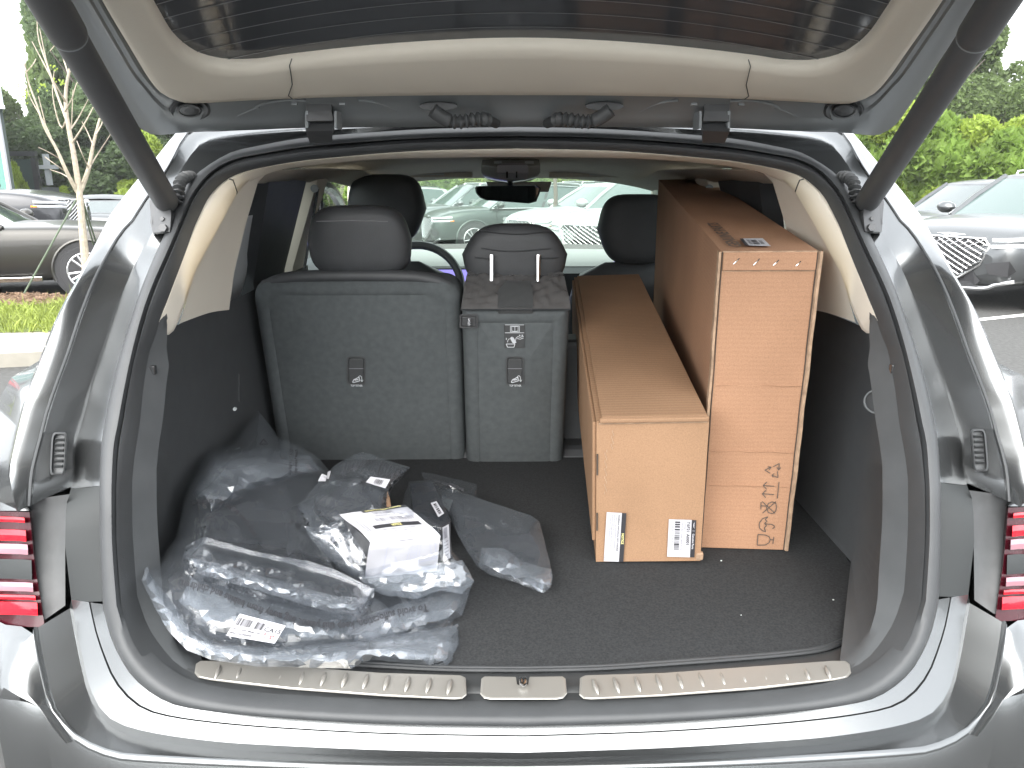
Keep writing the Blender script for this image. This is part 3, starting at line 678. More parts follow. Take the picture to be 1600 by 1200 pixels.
# ---- windscreen, cowl, dash
q = MB(); rows = []
for t in (0, .33, .66, 1):
    rows.append([Vector(((.64 + .16 * t) * x, 3.48 + .86 * t - .14 * x * x * (1), 1.565 - .40 * t - .03 * math.sin(math.pi * t) * -1)) for x in [i / 10 for i in range(-10, 11)]])
q.loft(rows); q.build('windscreen', M['windscreen'], suv, True)
q = MB(); q.loft([[Vector((.82 * x, 4.32 - .14 * x * x, 1.195)) for x in xs], [Vector((.82 * x, 4.30 - .14 * x * x, 1.165)) for x in xs], [Vector((.82 * x, 4.36 - .14 * x * x, 1.12)) for x in xs]]); q.build('cowl', M['gloss_black'], suv, True, 30)
q = MB(); q.loft([[Vector((.80 * x, 4.27 - .12 * x * x, 1.172)) for x in xs], [Vector((.80 * x, 4.0 - .04 * x * x, 1.168)) for x in xs], [Vector((.80 * x, 3.80 - .02 * x * x, 1.148)) for x in xs], [Vector((.80 * x, 3.76, 1.13)) for x in xs]]); dash = q.build('dashboard', M['pale_dash'], suv, True, 50)
q = MB(); q.loft([[Vector((.80 * x, 3.765, 1.13)) for x in xs], [Vector((.80 * x, 3.72, 1.10)) for x in xs], [Vector((.80 * x, 3.78, .95)) for x in xs], [Vector((.80 * x, 3.9, .5)) for x in xs]]); q.build('dash_front', M['leather'], dash, True, 40)
q = MB(); c = Vector((-.22, 3.71, 1.075)); q.box(c, (.27, .008, .055)); scr = q.build('dash_screen', M['gloss_black'], dash); bevel(scr, .006)
q = MB(); q.box(c + Vector((0, -.0095, 0)), (.258, .0015, .046)); q.build('display', M['screen'], scr)
# ---- sun visors, roof console, mirror
for sx, x0, x1 in ((-1, 550, 738), (1, 858, 1052)):
    q = MB(); Y = 3.40
    a, b, c_, d = pY(x0, 262, Y), pY(x1, 262, Y), pY(x1, 277, Y - .01), pY(x0, 277, Y - .01)
    q.prism([a, b, c_, d], (0, .022, 0)); v = q.build('sun_visor', M['headliner'], suv); bevel(v, .008, 3)
    u0, u1 = (648, 694) if sx < 0 else (921, 976)
    q = MB(); q.prism([pY(u0, 267, Y - .004), pY(u1, 267, Y - .004), pY(u1, 274, Y - .012), pY(u0, 274, Y - .012)], (0, .002, 0)); q.build('warning_label', M['pale_label'], v)
    q = MB(); xe = x1 - 2 if sx < 0 else x0 + 2
    q.tube([pY(xe, 258, 3.41), pY(xe, 266, 3.39)], .009, 10); q.build('visor_clip', M['headliner'], v, True)
q = MB(); oc = []
for i, (py, Y, wx) in enumerate(((250, 3.05, 40), (251, 2.98, 44), (262, 2.95, 46), (274, 2.96, 46), (283, 3.0, 40), (286, 3.1, 34))):
    oc.append([pY(798 + wx * u, py + 1.5 * u * u * (-1 if i < 2 else -3), Y + .05 * u * u) for u in (-1, -.92, -.6, -.2, .2, .6, .92, 1)])
q.loft(oc, flip=False); oco = q.build('roof_console', mat('smoked_console', (.62, .63, .61), .22, .2, .8), suv, True, 50)
q = MB()
for i, (py, Y, wx) in enumerate(((255, 2.935, 20), (258, 2.925, 24), (270, 2.93, 25), (280, 2.96, 22))): oc[i] = [pY(801 + wx * u, py, Y) for u in (-1, -.85, -.3, .3, .85, 1)]
q.loft(oc[:4]); lp = q.build('map_light', mat('lamp_plastic', (.5, .51, .55), .3, 0, .5), oco, True, 40)
for px in (791, 806):
    q = MB(); q.prism([pY(px, 268, 2.915), pY(px + 2.5, 268, 2.915), pY(px + 2.5, 278, 2.925), pY(px, 278, 2.925)], (0, .01, 0)); q.build('switch', M['gloss_black'], lp)
for px0, px1 in ((772, 784), (820, 834)):
    q = MB(); q.prism([pY(px0, 252, 2.96), pY(px1, 252, 2.96), pY(px1, 256, 2.955), pY(px0, 256, 2.955)], (0, .008, 0)); q.build('lamp_lens', M['pale_label'], oco)
q = MB(); q.prism([pY(760, 284, 3.1), pY(862, 284, 3.1), pY(857, 300, 3.16), pY(765, 300, 3.16)], (0, .12, 0)); q.build('camera_housing', M['headliner'], suv)
mp_ = [(742,294),(744,291),(760,290),(838,289),(845,294),(843,303),(838,315),(826,318),(760,313),(750,309),(744,302)]
q = MB(); r0 = [pY(a, b, 2.98) for a, b in mp_]; cc = sum(r0, Vector()) / len(r0)
q.loft([[cc.lerp(p, .93) + Vector((0, .03, 0)) for p in r0], [p + Vector((0, .012, 0)) for p in r0], [p - Vector((0, .002, 0)) for p in r0], [cc.lerp(p, .95) - Vector((0, .006, 0)) for p in r0]], closed=True, flip=True)
rm_ = q.build('rear_view_mirror', M['gloss_black'], suv, True, 40)
q = MB(); q.cap([cc.lerp(p, .94) + Vector((0, -.0085 + .16 * (cc.z - p.z) * -1 * -1 + .05 * (p.x - cc.x) * 0, 0)) for p in r0]); q.build('mirror_glass', mat('mirror_glass', (.35, .36, .36), .03, 1.), rm_)
q = MB(); q.tube([pY(797, 292, 3.0), pY(797, 282, 3.05)], .012, 10); q.build('mirror_stem', M['gloss_black'], rm_, True)
# ---- front seats
def headrest(name, cx, y, z0, z1, w0, w1, w2, th, m, parent, tilt=.0, sq=.45):
    """a cushion: w0 wide at the bottom, w1 at its middle, w2 near the top"""
    q = MB(); rows = []; N = 32; K = 18; zc, hz = (z0 + z1) / 2, (z1 - z0) / 2
    P = lambda v, e: math.copysign(abs(v) ** e, v)
    for i in range(K + 1):
        f = -math.pi / 2 + math.pi * i / K; cz, sz = max(1e-4, math.cos(f)), math.sin(f)
        tt = .5 + .5 * P(sz, sq); wv = w0 + (w1 - w0) * min(1, tt * 2) if tt < .5 else w1 + (w2 - w1) * (tt - .5) * 2
        k = P(cz, sq + .02); kd = P(cz, .8)
        rows.append([Vector((cx + wv / 2 * k * P(math.cos(a), .5), y + tilt * hz * 2 * tt + th / 2 * (.35 + .65 * kd) * (k if i in (0, K) else 1) * P(math.sin(a), .75), zc + hz * P(sz, sq))) for a in [2 * math.pi * j / N for j in range(N)]])
    q.loft(rows, closed=True, flip=False)
    o = q.build(name, m, parent, True, 70); return o
def seat_back(name, cx, y0, z0, y1, z1, wb, wt, th, m, parent, sh=.30):
    q = MB(); rows = []; N = 32; K = 14
    for i in range(K + 1):
        t = i / K; z = z0 + (z1 - z0) * t; y = y0 + (y1 - y0) * t
        wv = wb + (wt - wb) * t
        if t > 1 - sh: u = (t - (1 - sh)) / sh; wv *= math.sqrt(max(.0, 1 - u ** 2.6)) * .55 + .45
        hd = th / 2 * (1 if t < .86 else math.sqrt(max(.02, 1 - ((t - .86) / .14) ** 2)))
        rows.append([Vector((cx + wv / 2 * math.copysign(abs(math.cos(a)) ** .4, math.cos(a)), y + hd * math.copysign(abs(math.sin(a)) ** .6, math.sin(a)), z)) for a in [2 * math.pi * k / N for k in range(N)]])
    q.loft(rows, closed=True); q.cap(rows[-1]); return q.build(name, m, parent, True, 70)
def xat(px, Y): return pY(px, 400, Y).x
YS = 3.05
for side_, (ca, cb), (ra, rb), sh_row, x0s, x1s in (('d', (549, 668), (272, 378), 408, 470, 728), ('p', (932, 1052), (303, 412), 410, 884, 1120)):
    xm = (xat(ca, YS) + xat(cb, YS)) / 2; wd = xat(cb, YS) - xat(ca, YS)
    xs0, xs1 = xat(x0s, YS), xat(x1s, YS); xsm = xm; 
    bk = seat_back('front_seat', xsm, YS + .12, .55, YS, pY(800, sh_row, YS).z, .50, .52, .15, M['leather'], suv, .34)
    z0, z1 = pY(800, rb, YS).z, pY(800, ra, YS).z
    hr = headrest('headrest', xm, YS, z0, z1, wd * .70, wd * 1.02, wd * .86, .13, M['leather'], bk, -.10)
    for s in (-.075, .075):
        q = MB(); q.tube([Vector((xm + s, YS + .02, z0 - .12)), Vector((xm + s, YS, z0 + .04))], .0065, 8); q.build('headrest_post', M['chrome'], hr, True)
    q = MB(); q.box((xsm, YS + .42, .60), (.26, .30, .07)); bevel(q.build('seat_cushion', M['leather'], bk), .05, 3)
# steering wheel
q = MB(); cwh = pY(650, 450, 3.48); axis = Vector((.0, -.9, .42)).normalized(); e1_ = Vector((1, 0, 0)); e2_ = axis.cross(e1_).normalized()
q.tube([cwh + (e1_ * math.cos(t) + e2_ * math.sin(t)) * .205 for t in [i * 2 * math.pi / 48 for i in range(49)]], .019, 10, False)
stw = q.build('steering_wheel', M['leather'], suv, True)
q = MB(); q.box(cwh, (.07, .02, .05)); 
for t in (0, math.pi, -math.pi / 2): q.tube([cwh, cwh + (e1_ * math.cos(t) + e2_ * math.sin(t)) * .2], .014, 8)
q.build('wheel_hub', M['black_plastic'], stw, True, 40)

# ---- rear seats: an upright left one, an upright middle one, the right one folded flat under the boxes
YB = 1.90
def rseat_pt(px, py, Y): return pY(px, py, Y)
def back_panel(name, pxl, pxr, top, r_, Yt, Yb, zb, m):
    """back face of a seat: rounded top corners, leaning"""
    xl, xr, zt = xat(pxl, Yt), xat(pxr, Yt), pY(800, top, Yt).z
    N = 10; left, right = [], []
    out = []
    out.append((xl, zb)); 
    for k in range(N + 1):
        a = math.pi - k / N * math.pi / 2; out.append((xl + r_ + r_ * math.cos(a), zt - r_ + r_ * math.sin(a)))
    for k in range(N + 1):
        a = math.pi / 2 - k / N * math.pi / 2; out.append((xr - r_ + r_ * math.cos(a), zt - r_ + r_ * math.sin(a)))
    out.append((xr, zb))
    cx, cz = (xl + xr) / 2, (zt + zb) / 2
    yy = lambda z: Yb + (Yt - Yb) * (z - zb) / (zt - zb)
    q = MB(); rings = []
    for ins, dy in ((0, .15), (0, .035), (.006, .012), (.020, .002), (.034, .0), (.040, .004), (.046, .001), (.2, .0)):
        rg = []
        for x, z in out:
            x2 = x + (cx - x) / abs(cx - x) * min(ins, abs(cx - x)); z2 = z - (ins if z > cz else 0) * (1 if z > zb + .01 else 0)
            if z <= zb + .001: z2 = zb
            rg.append(Vector((x2, yy(z2) + dy, z2)))
        rings.append(rg)
    q.loft(rings, flip=True); q.cap(rings[-1])
    return q.build(name, m, suv, True, 50), yy, (xl, xr, zt)
rs_l, yyl, (lx, rx, lz) = back_panel('rear_seat', 384, 718, 437, .05, 1.90, 2.02, ZF - .03, M['seat_back'])
q = MB(); q.tube(cr([Vector((lx + .03, 1.93, lz - .02)), Vector((lx + .12, 1.925, lz + .004)), Vector((rx - .12, 1.925, lz + .004)), Vector((rx - .03, 1.93, lz - .02))], 30), .016, 12); q.build('seat_roll', M['leather'], rs_l, True)
xm = (xat(480, 1.93) + xat(641, 1.93)) / 2; wd = xat(641, 1.93) - xat(478, 1.93)
z0, z1 = pY(800, 431, 1.93).z, pY(800, 321, 1.93).z
hr = headrest('headrest', xm, 1.97, z0, z1, wd * .95, wd * 1.0, wd * .84, .11, M['leather'], rs_l, -.12)
q = MB(); q.tube([pY(a, b, 1.90) for a, b in ((494, 346), (550, 344.5), (606, 346))], .0012, 5); q.build('stitch_line', M['stitch'], hr, True)
for px in (508, 596):
    q = MB(); q.tube([pY(px, 440, 1.93), pY(px, 422, 1.945)], .0062, 8); q.build('headrest_post', M['chrome'], hr, True)
rs_m, yym, (mlx, mrx, mz) = back_panel('rear_seat', 719, 893, 481, .004, 1.885, 2.0, ZF - .03, M['seat_back'])
# top of the middle seat wrapped in crinkled film
def mtop(u, v):                                                        # u across, v away from the camera
    x = mlx + (mrx - mlx) * u; 
    k = .09 * v; x = (mlx + mrx) / 2 + (x - (mlx + mrx) / 2) * (1 - .10 * v)
    return Vector((x, 1.883 + .155 * v, mz - .002 + .075 * math.sin(v * 1.45)))
q = MB(); rows = []
for j in range(25):
    v = j / 24; row = []
    for i in range(49):
        u = i / 48; p = mtop(u, v); s = p * 34
        w_ = abs(noise.noise(s)) + .5 * abs(noise.noise(s * 2.3))
        row.append(p + Vector((0, -.3, .9)) * (.011 * w_ if .02 < v else .0))
    rows.append(row)
q.loft([[p + Vector((0, 0, -.004)) for p in r] for r in [[mtop(i / 48, j / 24) for i in range(49)] for j in range(25)]]); q.build('seat_top', M['leather'], rs_m, True)
q = MB(); q.loft(rows); q.build('crinkled_film', mat('crinkled_film', (.10, .098, .098), .14, 0, .8), rs_m, True, 80)
q = MB(); q.prism([mtop(.335, .02) + Vector((0, -.004, .004)), mtop(.66, .02) + Vector((0, -.004, .004)), mtop(.66, .24) + Vector((0, 0, .016)), mtop(.635, .42) + Vector((0, 0, .018)), mtop(.40, .42) + Vector((0, 0, .018)), mtop(.335, .24) + Vector((0, 0, .016))], (0, .01, -.02)); bevel(q.build('latch_cover', M['black_plastic'], rs_m), .004)
xm = (xat(722, 2.02) + xat(887, 2.02)) / 2; wd = xat(887, 2.02) - xat(722, 2.02)
hr = headrest('headrest', xm, 2.05, pY(800, 446, 2.02).z, pY(800, 350, 2.02).z, wd * .92, wd * 1.01, wd * .72, .10, M['leather'], rs_m, -.05, .5)
for px in (768, 841):
    q = MB(); q.tube([pY(px, 446, 1.975), pY(px, 398, 1.985)], .0058, 10); q.build('headrest_post', M['chrome'], hr, True)
for pts in (((752, 388), (800, 393), (860, 388)), ((742, 402), (765, 405)), ((845, 404), (872, 402)), ((750, 360), (806, 366), (862, 360))):
    q = MB(); q.tube(cr([pY(a, b, 1.992) for a, b in pts], 12), .0016, 5); q.build('leather_seam', M['leather'], hr, True)
# catch beside the middle seat, tether covers with printed symbols
def on_back(px, py, yy, o=0.):
    p = pY(px, py, 1.9)
    for _ in range(8): p = pY(px, py, yy(p.z) + o)
    return p
def frame_px(name, x0, y0, x1, y1, r_, yy, m, parent, th_=3, lift=-.004):
    out = []
    for cx, cy, a0 in ((x1 - r_, y0 + r_, -90), (x1 - r_, y1 - r_, 0), (x0 + r_, y1 - r_, 90), (x0 + r_, y0 + r_, 180)):
        for k in range(6): a = R(a0 + 18 * k); out.append((cx + r_ * math.cos(a), cy + r_ * math.sin(a)))
    cx, cy = (x0 + x1) / 2, (y0 + y1) / 2; hw, hh = (x1 - x0) / 2, (y1 - y0) / 2
    def sc(k): return [(cx + (a - cx) * (hw - k) / hw, cy + (b - cy) * (hh - k) / hh) for a, b in out]
    q = MB(); rr_ = [[on_back(a, b, yy, o) for a, b in sc(k)] for k, o in ((0, .002), (0, lift), (th_ * .6, lift), (th_, .0), (th_ + 1, -.0012))]
    q.loft(rr_, closed=True); q.cap(rr_[-1]); return bevelless(q.build(name, m, parent))
def bevelless(o): return o
ct = frame_px('seat_catch', 718, 491, 747, 513, 3, yym, M['black_metal'], rs_m, 4)
q = MB(); q.prism([on_back(a, b, yym, -.004) for a, b in ((731, 497), (735, 497), (735, 508), (731, 508))], (0, -.006, 0)); q.build('catch_lever', M['chrome'], ct)
def tether(px0, yy, parent):
    t = frame_px('tether_cover', px0, 557, px0 + 29, 602, 5, yy, M['black_plastic'], parent, 3.5, -.003)
    fn = lambda u, v: on_back(px0 + u, 557 + v, yy, -.0035)
    q = MB(); put_line(q, fn, [(3, 19), (26, 19)], .9); q.build('cover_line', M['tan_print'] if False else M['grey_ink'], t)
    q = MB(); put_line(q, fn, [(9, 40), (11, 36), (14, 35), (19, 32), (20, 38), (10, 41), (9, 40)], 1.3)
    put_line(q, fn, [(12, 37), (18, 36)], 1.6); put_line(q, fn, [(18, 34), (18.5, 31), (21, 30), (23, 32), (23.5, 38)], .9); put_line(q, fn, [(21.5, 36.5), (23.5, 39.5), (25.5, 36.5)], .9)
    put_text(q, 'TOP TETHER', lambda u, v: fn(u, 48 - v), 6, 1, 3.0, 18.5); q.build('tether_symbol', M['white_print'], t)
tether(542, yyl, rs_l); tether(790, yym, rs_m)
# warning label on the middle seat
fn = lambda u, v: on_back(788 + u, 507 + v, yym, -.002)
q = MB(); put_rect(q, lambda u, v: on_back(788 + u, 507 + v, yym, -.0012), 0, 37, 32, 0); wl = q.build('warning_label', M['black_plastic'], rs_m)
q = MB(); put_line(q, fn, [(1, .6), (31, .6)], .8); put_line(q, fn, [(1, 13), (31, 13)], .9)
for pts in (((9.5, 2.5), (9.5, 11.5), (23.5, 11.5), (23.5, 2.5), (9.5, 2.5)), ((16.5, 3.5), (16.5, 11)), ((16.5, 3.5), (11.5, 3), (11.5, 10), (16.5, 11)), ((16.5, 3.5), (21.5, 3), (21.5, 10), (16.5, 11))): put_line(q, fn, pts, .8)
put_line(q, fn, [(3, 30.5), (16.5, 30.5), (15, 35.5), (5, 35.5), (3, 30.5)], 1.0)
put_line(q, fn, [(9, 22), (12, 19.5), (18, 28)], 1.2); q.add([fn(9.5, 23), fn(11, 19.8), (fn(14, 20)), fn(19, 28), fn(16, 30), fn(13, 29)], [(0, 1, 2, 3, 4, 5)])
put_line(q, fn, [(8, 22), (5.5, 25), (5, 28)], .9); put_line(q, fn, [(17, 27), (18.5, 21), (21, 19), (25, 20), (30, 18.5)], .9); put_line(q, fn, [(20, 22), (25, 23), (30, 21)], .8)
put_line(q, fn, [(23, 17), (25, 17)], 1.6); put_line(q, fn, [(27, 16), (29, 18)], .8); put_line(q, fn, [(29, 16), (27, 18)], .8); put_line(q, fn, [(2.5, 21), (4, 22.5), (2.5, 24)], .8)
q.build('label_symbols', M['white_print'], wl)
# folded right seat, a slope under the boxes
q = MB(); q.add([Vector((.10, 1.94, ZF - .02)), Vector((.66, 1.94, ZF - .02)), Vector((.66, 2.60, ZF + .075)), Vector((.10, 2.60, ZF + .075)), Vector((.10, 2.60, .5)), Vector((.66, 2.60, .5)), Vector((.10, 1.94, .5)), Vector((.66, 1.94, .5))], [(0, 1, 2, 3), (3, 2, 5, 4), (0, 3, 4, 6), (1, 7, 5, 2)])
q.build('folded_seat', M['seat_back'], suv)
q = MB(); q.box((.175, 2.18, .84), (.075, .06, .26)); bevel(q.build('gap_block', M['lower_trim'], suv), .02)  # added dark block, shuts out a pale gap beside the middle seat
q = MB(); q.add([Vector((-.75, 2.10, .8)), Vector((.75, 2.10, .8)), Vector((.75, 2.1, .4)), Vector((-.75, 2.1, .4)), Vector((.75, 4, .4)), Vector((-.75, 4, .4))], [(0, 1, 2, 3), (3, 2, 4, 5)]); q.build('cabin_floor', M['lower_trim'], suv)
q = MB(); q.box((0, 2.22, .72), (.66, .20, .09)); bevel(q.build('rear_cushion', M['leather'], suv), .04, 3)

# ---- boot floor, sill cover, scuff plates
carp = [(817,1049),(700,1048),(600,1043),(450,1034),(360,1026),(318,1016),(288,1000),(262,975),(250,945)]
cl = [pZ(a, b, ZF) for a, b in carp]; cl[0].x = 0
edge = cr(cl, 40)
q = MB(); rows = [[p + Vector((0, -.001, -.012)) for p in edge], [p for p in edge], [p + Vector((0, .012, .002)) for p in edge]]
for t in (.1, .25, .45, .7, 1):
    rows.append([Vector((p.x + (-.69 * (i / 40) - p.x) * min(1, t * 2.5), p.y + (2.08 - p.y) * t, ZF + .002)) for i, p in enumerate(edge)])
q.loft([list(reversed(r)) + mir(r)[1:] for r in rows]); floor = q.build('boot_floor', M['carpet'], suv, True, 40)
for dy, r_ in ((.0065, .0028), (-.0005, .0032)):
    q = MB(); q.tube([p + Vector((0, dy, .002)) for p in (list(reversed(edge)) + mir(edge)[1:])], r_, 6); q.build('carpet_binding', M['rubber'], floor, True)
crumb_at = {1302: 'below the right edge of the tall box', 1325: 'in the front right corner', 1127: 'against the lower corner of the tall box', 1295: 'right of the foot of the tall box', 940: 'in front of the low box', 1158: 'in the middle of the bare carpet', 1260: 'close to the right scuff plate', 1128: 'below the gap between the two boxes'}
for px, py, s in ((1302, 937, .0022), (1325, 997, .0018), (1127, 876, .0022), (1158, 961, .0014)):
    p = pZ(px, py, ZF + .004); c = MB(); c.box(p, (s * .6, s * .45, s * .3)); o = c.build('crumb', M['pale_label'], None); tag(o, 'tiny pale crumb on the black boot carpet, ' + crumb_at[px], 'crumb', 'crumbs on the boot carpet')
si = [p + Vector((0, .028, 0)) for p in H_si[:NA + 1]]
carp_in = cr([p + Vector((0, .004, -.006)) for p in edge], NA)
q = MB(); rows = []
for t, z in ((0, 0), (.05, .004), (.2, .006), (.45, .005), (.75, .003), (1, 0)):
    rows.append([a.lerp(b, t) + Vector((0, 0, z)) for a, b in zip(si, carp_in)])
q.loft([full(r) for r in rows]); sill = q.build('sill_cover', M['black_plastic'], suv, True, 50)
def plate(pts, name, z0=.811, ribs=(), notch=None):
    c = sum((Vector((a, b, 0)) for a, b in pts), Vector()) / len(pts)
    P = lambda a, b, dz=0.: pZ(a, b, z0 + dz + (1075 - b) * .00004 + max(0, abs(a - 817) - 400) * .00010)
    q = MB(); r0 = [P(a, b, -.014) for a, b in pts]; r1 = [P(a, b, -.001) for a, b in pts]
    ce = sum(r1, Vector()) / len(r1)
    ins = lambda k, dz: [p + (ce - p).normalized() * k + Vector((0, 0, dz)) for p in r1]
    q.loft([r0, r1, ins(.0012, .0016), ins(.004, .0022)], closed=True, flip=True); q.cap(ins(.004, .0022), False)
    o = q.build(name, M['steel'], suv, True, 25)
    for (x0, y0), (x1, y1) in ribs:
        rb = MB(); pa = [P(x0 + (x1 - x0) * t, y0 + (y1 - y0) * t, .0016 + .0022 * math.sin(math.pi * t)) for t in [i / 8 for i in range(9)]]
        rb.tube(pa, [.0006 + .0030 * math.sin(math.pi * i / 8) ** .6 for i in range(9)], 8); rb.build('rib', M['steel'], o, True, 60)
    return o
def plate_pts(pts): 
    return pts
Lp = [(306,1038),(312,1034),(330,1034),(450,1042),(600,1053),(722,1057),(728,1060),(729,1086),(722,1092),(710,1093),(600,1088),(450,1077),(330,1063),(310,1059),(304,1052)]
plate(Lp, 'scuff_plate', ribs=[((345 + 33 * k - .5 * (k > 5) * (k - 5), 1039 + 1.95 * k + (k > 8) * .5), (336 + 33 * k, 1061 + 2.2 * k)) for k in range(12)])
Rp = [(2 * 817 - a, b) for a, b in Lp]
plate(Rp[::-1], 'scuff_plate', ribs=[((2 * 817 - (345 + 33 * k), 1039 + 1.95 * k), (2 * 817 - (336 + 33 * k), 1061 + 2.2 * k)) for k in range(12)])
Cp = [(752,1061),(756,1058),(804,1058),(804,1070),(810,1074),(825,1074),(829,1070),(829,1058),(880,1058),(884,1061),(886,1084),(880,1091),(870,1093),(766,1093),(756,1091),(750,1084)]
lp_ = plate(Cp, 'latch_plate')
q = MB(); q.tube(cr([pZ(814, 1060, .80), pZ(814, 1062, .815), pZ(815, 1070, .818), pZ(820, 1070, .818), pZ(820, 1062, .815), pZ(820, 1060, .80)], 16), .0032, 8); q.build('striker', M['chrome'], lp_, True)
# ---- fittings on the side trim: lamp, hooks, buttons
def disc_px(name, px, py, Y, r_, m, parent, th_=.012, ax=(1, -.35, 0), rim=None):
    q = MB(); c = pY(px, py, Y); a = Vector(ax).normalized(); q.disc(c, a, r_, th_, 24); o = q.build(name, m, parent, True, 30); bevel(o, .002); return o
lm = disc_px('boot_lamp', 1369, 628, 1.36, .021, M['lower_trim'], suv, .016, (-1, -.9, 0))
q = MB(); c = pY(1369, 628, 1.345); q.tube([c + (Vector((.7, -.75, 0)).normalized() * math.cos(t) + Vector((0, 0, 1)) * math.sin(t)) * .021 for t in [i * 2 * math.pi / 24 for i in range(25)]], .0016, 6, False); q.build('lamp_rim', M['dark_metal'], lm, True)
hk = disc_px('bag_hook', 1386, 765, 1.28, .012, M['lower_trim'], suv, .012, (-1, -.8, 0))
q = MB(); q.tube([pY(1386, 768, 1.262), pY(1389, 776, 1.255), pY(1395, 782, 1.26)], .003, 8); q.build('hook_tip', M['chrome'], hk, True)
q = MB(); q.box(pY(1395, 580, 1.245), (.005, .006, .012)); bevel(q.build('seat_release', M['gloss_black'], suv), .002)
q = MB(); q.box(pY(238, 578, 1.26), (.006, .006, .008)); bevel(q.build('seat_release', M['gloss_black'], suv), .002)
q = MB(); q.loft([[pY(372, 585, 1.72), pY(372, 625, 1.72)], [pY(374, 585, 1.72), pY(375, 628, 1.72)]]); q.build('trim_tab', M['black_plastic'], suv)
q = MB(); q.disc(pY(367, 639, 1.7), (0, -1, 0), .004, .006, 10); q.build('trim_clip', M['pale_label'], suv, True)
# ================================================================ the two cartons
def carton_mat(name, col, wave_axis, wscale, strength):
    m = mat(name, col, .82, spec=.2); nt = m.node_tree; b = nt.nodes['Principled BSDF']
    t = nt.nodes.new('ShaderNodeTexCoord'); mp = nt.nodes.new('ShaderNodeMapping'); nt.links.new(t.outputs['Object'], mp.inputs['Vector'])
    n1 = nt.nodes.new('ShaderNodeTexNoise'); n1.inputs['Scale'].default_value = 5; n1.inputs['Detail'].default_value = 4
    n2 = nt.nodes.new('ShaderNodeTexNoise'); n2.inputs['Scale'].default_value = 420; n2.inputs['Detail'].default_value = 3
    dp = nt.nodes.new('ShaderNodeVectorMath'); dp.operation = 'DOT_PRODUCT'; dp.inputs[1].default_value = Vector(wave_axis) * wscale; nt.links.new(mp.outputs[0], dp.inputs[0])
    sn = nt.nodes.new('ShaderNodeMath'); sn.operation = 'SINE'; nt.links.new(dp.outputs['Value'], sn.inputs[0])
    wv = nt.nodes.new('ShaderNodeMapRange'); wv.inputs[1].default_value = -1; nt.links.new(sn.outputs[0], wv.inputs[0])
    for n in (n1, n2): nt.links.new(mp.outputs[0], n.inputs['Vector'])
    def mr(src, a, c): 
        r = nt.nodes.new('ShaderNodeMapRange'); r.inputs[1].default_value = .2; r.inputs[2].default_value = .8; r.inputs[3].default_value = a; r.inputs[4].default_value = c
        nt.links.new(src, r.inputs[0]); return r.outputs[0]
    def mul(a, c):
        q = nt.nodes.new('ShaderNodeMath'); q.operation = 'MULTIPLY'; nt.links.new(a, q.inputs[0]); nt.links.new(c, q.inputs[1]); return q.outputs[0]
    k = mul(mul(mr(n1.outputs[0], .86, 1.12), mr(n2.outputs[0], .84, 1.16)), mr(wv.outputs[0], 1 - strength * .35, 1 + strength * .2))
    v = nt.nodes.new('ShaderNodeVectorMath'); v.operation = 'SCALE'; v.inputs[0].default_value = col; nt.links.new(k, v.inputs['Scale']); nt.links.new(v.outputs[0], b.inputs['Base Color'])
    bp = nt.nodes.new('ShaderNodeBump'); bp.inputs['Strength'].default_value = strength; bp.inputs['Distance'].default_value = .0012
    nt.links.new(wv.outputs[0], bp.inputs['Height']); nt.links.new(bp.outputs[0], b.inputs['Normal'])
    return m
M['card_edge'] = mat('torn_card_edge', (.33, .225, .15), .9, vary=.35, vscale=60, bump=.8, bscale=150)
M['card_gap'] = mat('shadow_gap_card', (.06, .045, .035), .9)
M['tape'] = mat('clear_tape', (.46, .30, .18), .25, coat=.6)
def frame(v):
    x, y, z, w_, h, Ln, th, ps, rl = v
    fx = Vector((math.cos(ps), math.sin(ps), 0)); fy = Vector((-math.sin(ps) * math.cos(th), math.cos(ps) * math.cos(th), math.sin(th))); fz = fx.cross(fy)
    gx = fx * math.cos(rl) + fz * math.sin(rl); gz = fz * math.cos(rl) - fx * math.sin(rl)
    return Vector((x, y, z + .004)), gx, fy, gz, w_, h, Ln
def carton_body(root, fr, m, seed, dent=.003):
    O, X, Y, Z, w_, h, Ln = fr
    def face(name, o, a, b, la, lb, n, na=14, nb=14):
        q = MB(); rows = []
        for j in range(nb + 1):
            row = []
            for i in range(na + 1):
                u, v = i / na, j / nb
                d = noise.noise(Vector((u * 2.3 + seed, v * 2.3, seed))) * dent * 4 * min(u, 1 - u, .25) * 4 * min(v, 1 - v, .25) * 4 * .5
                row.append(o + a * (la * u) + b * (lb * v) + n * d)
            rows.append(row)
        q.loft(rows)
        return q.build(name, m, root, True)
    face('front_panel', O, X, Z, w_, h, -Y); face('side_panel', O + Y * Ln, -Y, Z, Ln, h, -X, 24, 10); face('side_panel', O + X * w_, Y, Z, Ln, h, X, 24, 10)
    face('top_panel', O + Z * h, X, Y, w_, Ln, Z, 10, 24); face('rear_panel', O + X * w_ + Y * Ln, -X, Z, w_, h, Y); face('bottom_panel', O + Y * Ln, X, -Y, w_, Ln, -Z, 8, 16)
VA = [.1578, 1.4127, ZF, .2097, .3133, 1.12, .1194, -.0484, .0322]
VB = [.3863, 1.4739, ZF, .1717, .6259, 1.36, .093, -.1044, .0141]
O, X, Y, Z, w_, h, Ln = FA = frame(VA)
M['card_a'] = carton_mat('kraft_card', (.295, .180, .108), Y, 520, .22)
M['card_b'] = carton_mat('brown_card', (.345, .198, .122), frame(VB)[3], 700, .07)
boxa = thing('cardboard_box', 'low pale cardboard box with two white stickers, left of the taller box', 'box', O, 0, 'cardboard boxes in the boot')
carton_body(boxa, FA, M['card_a'], 1.3, .0020)
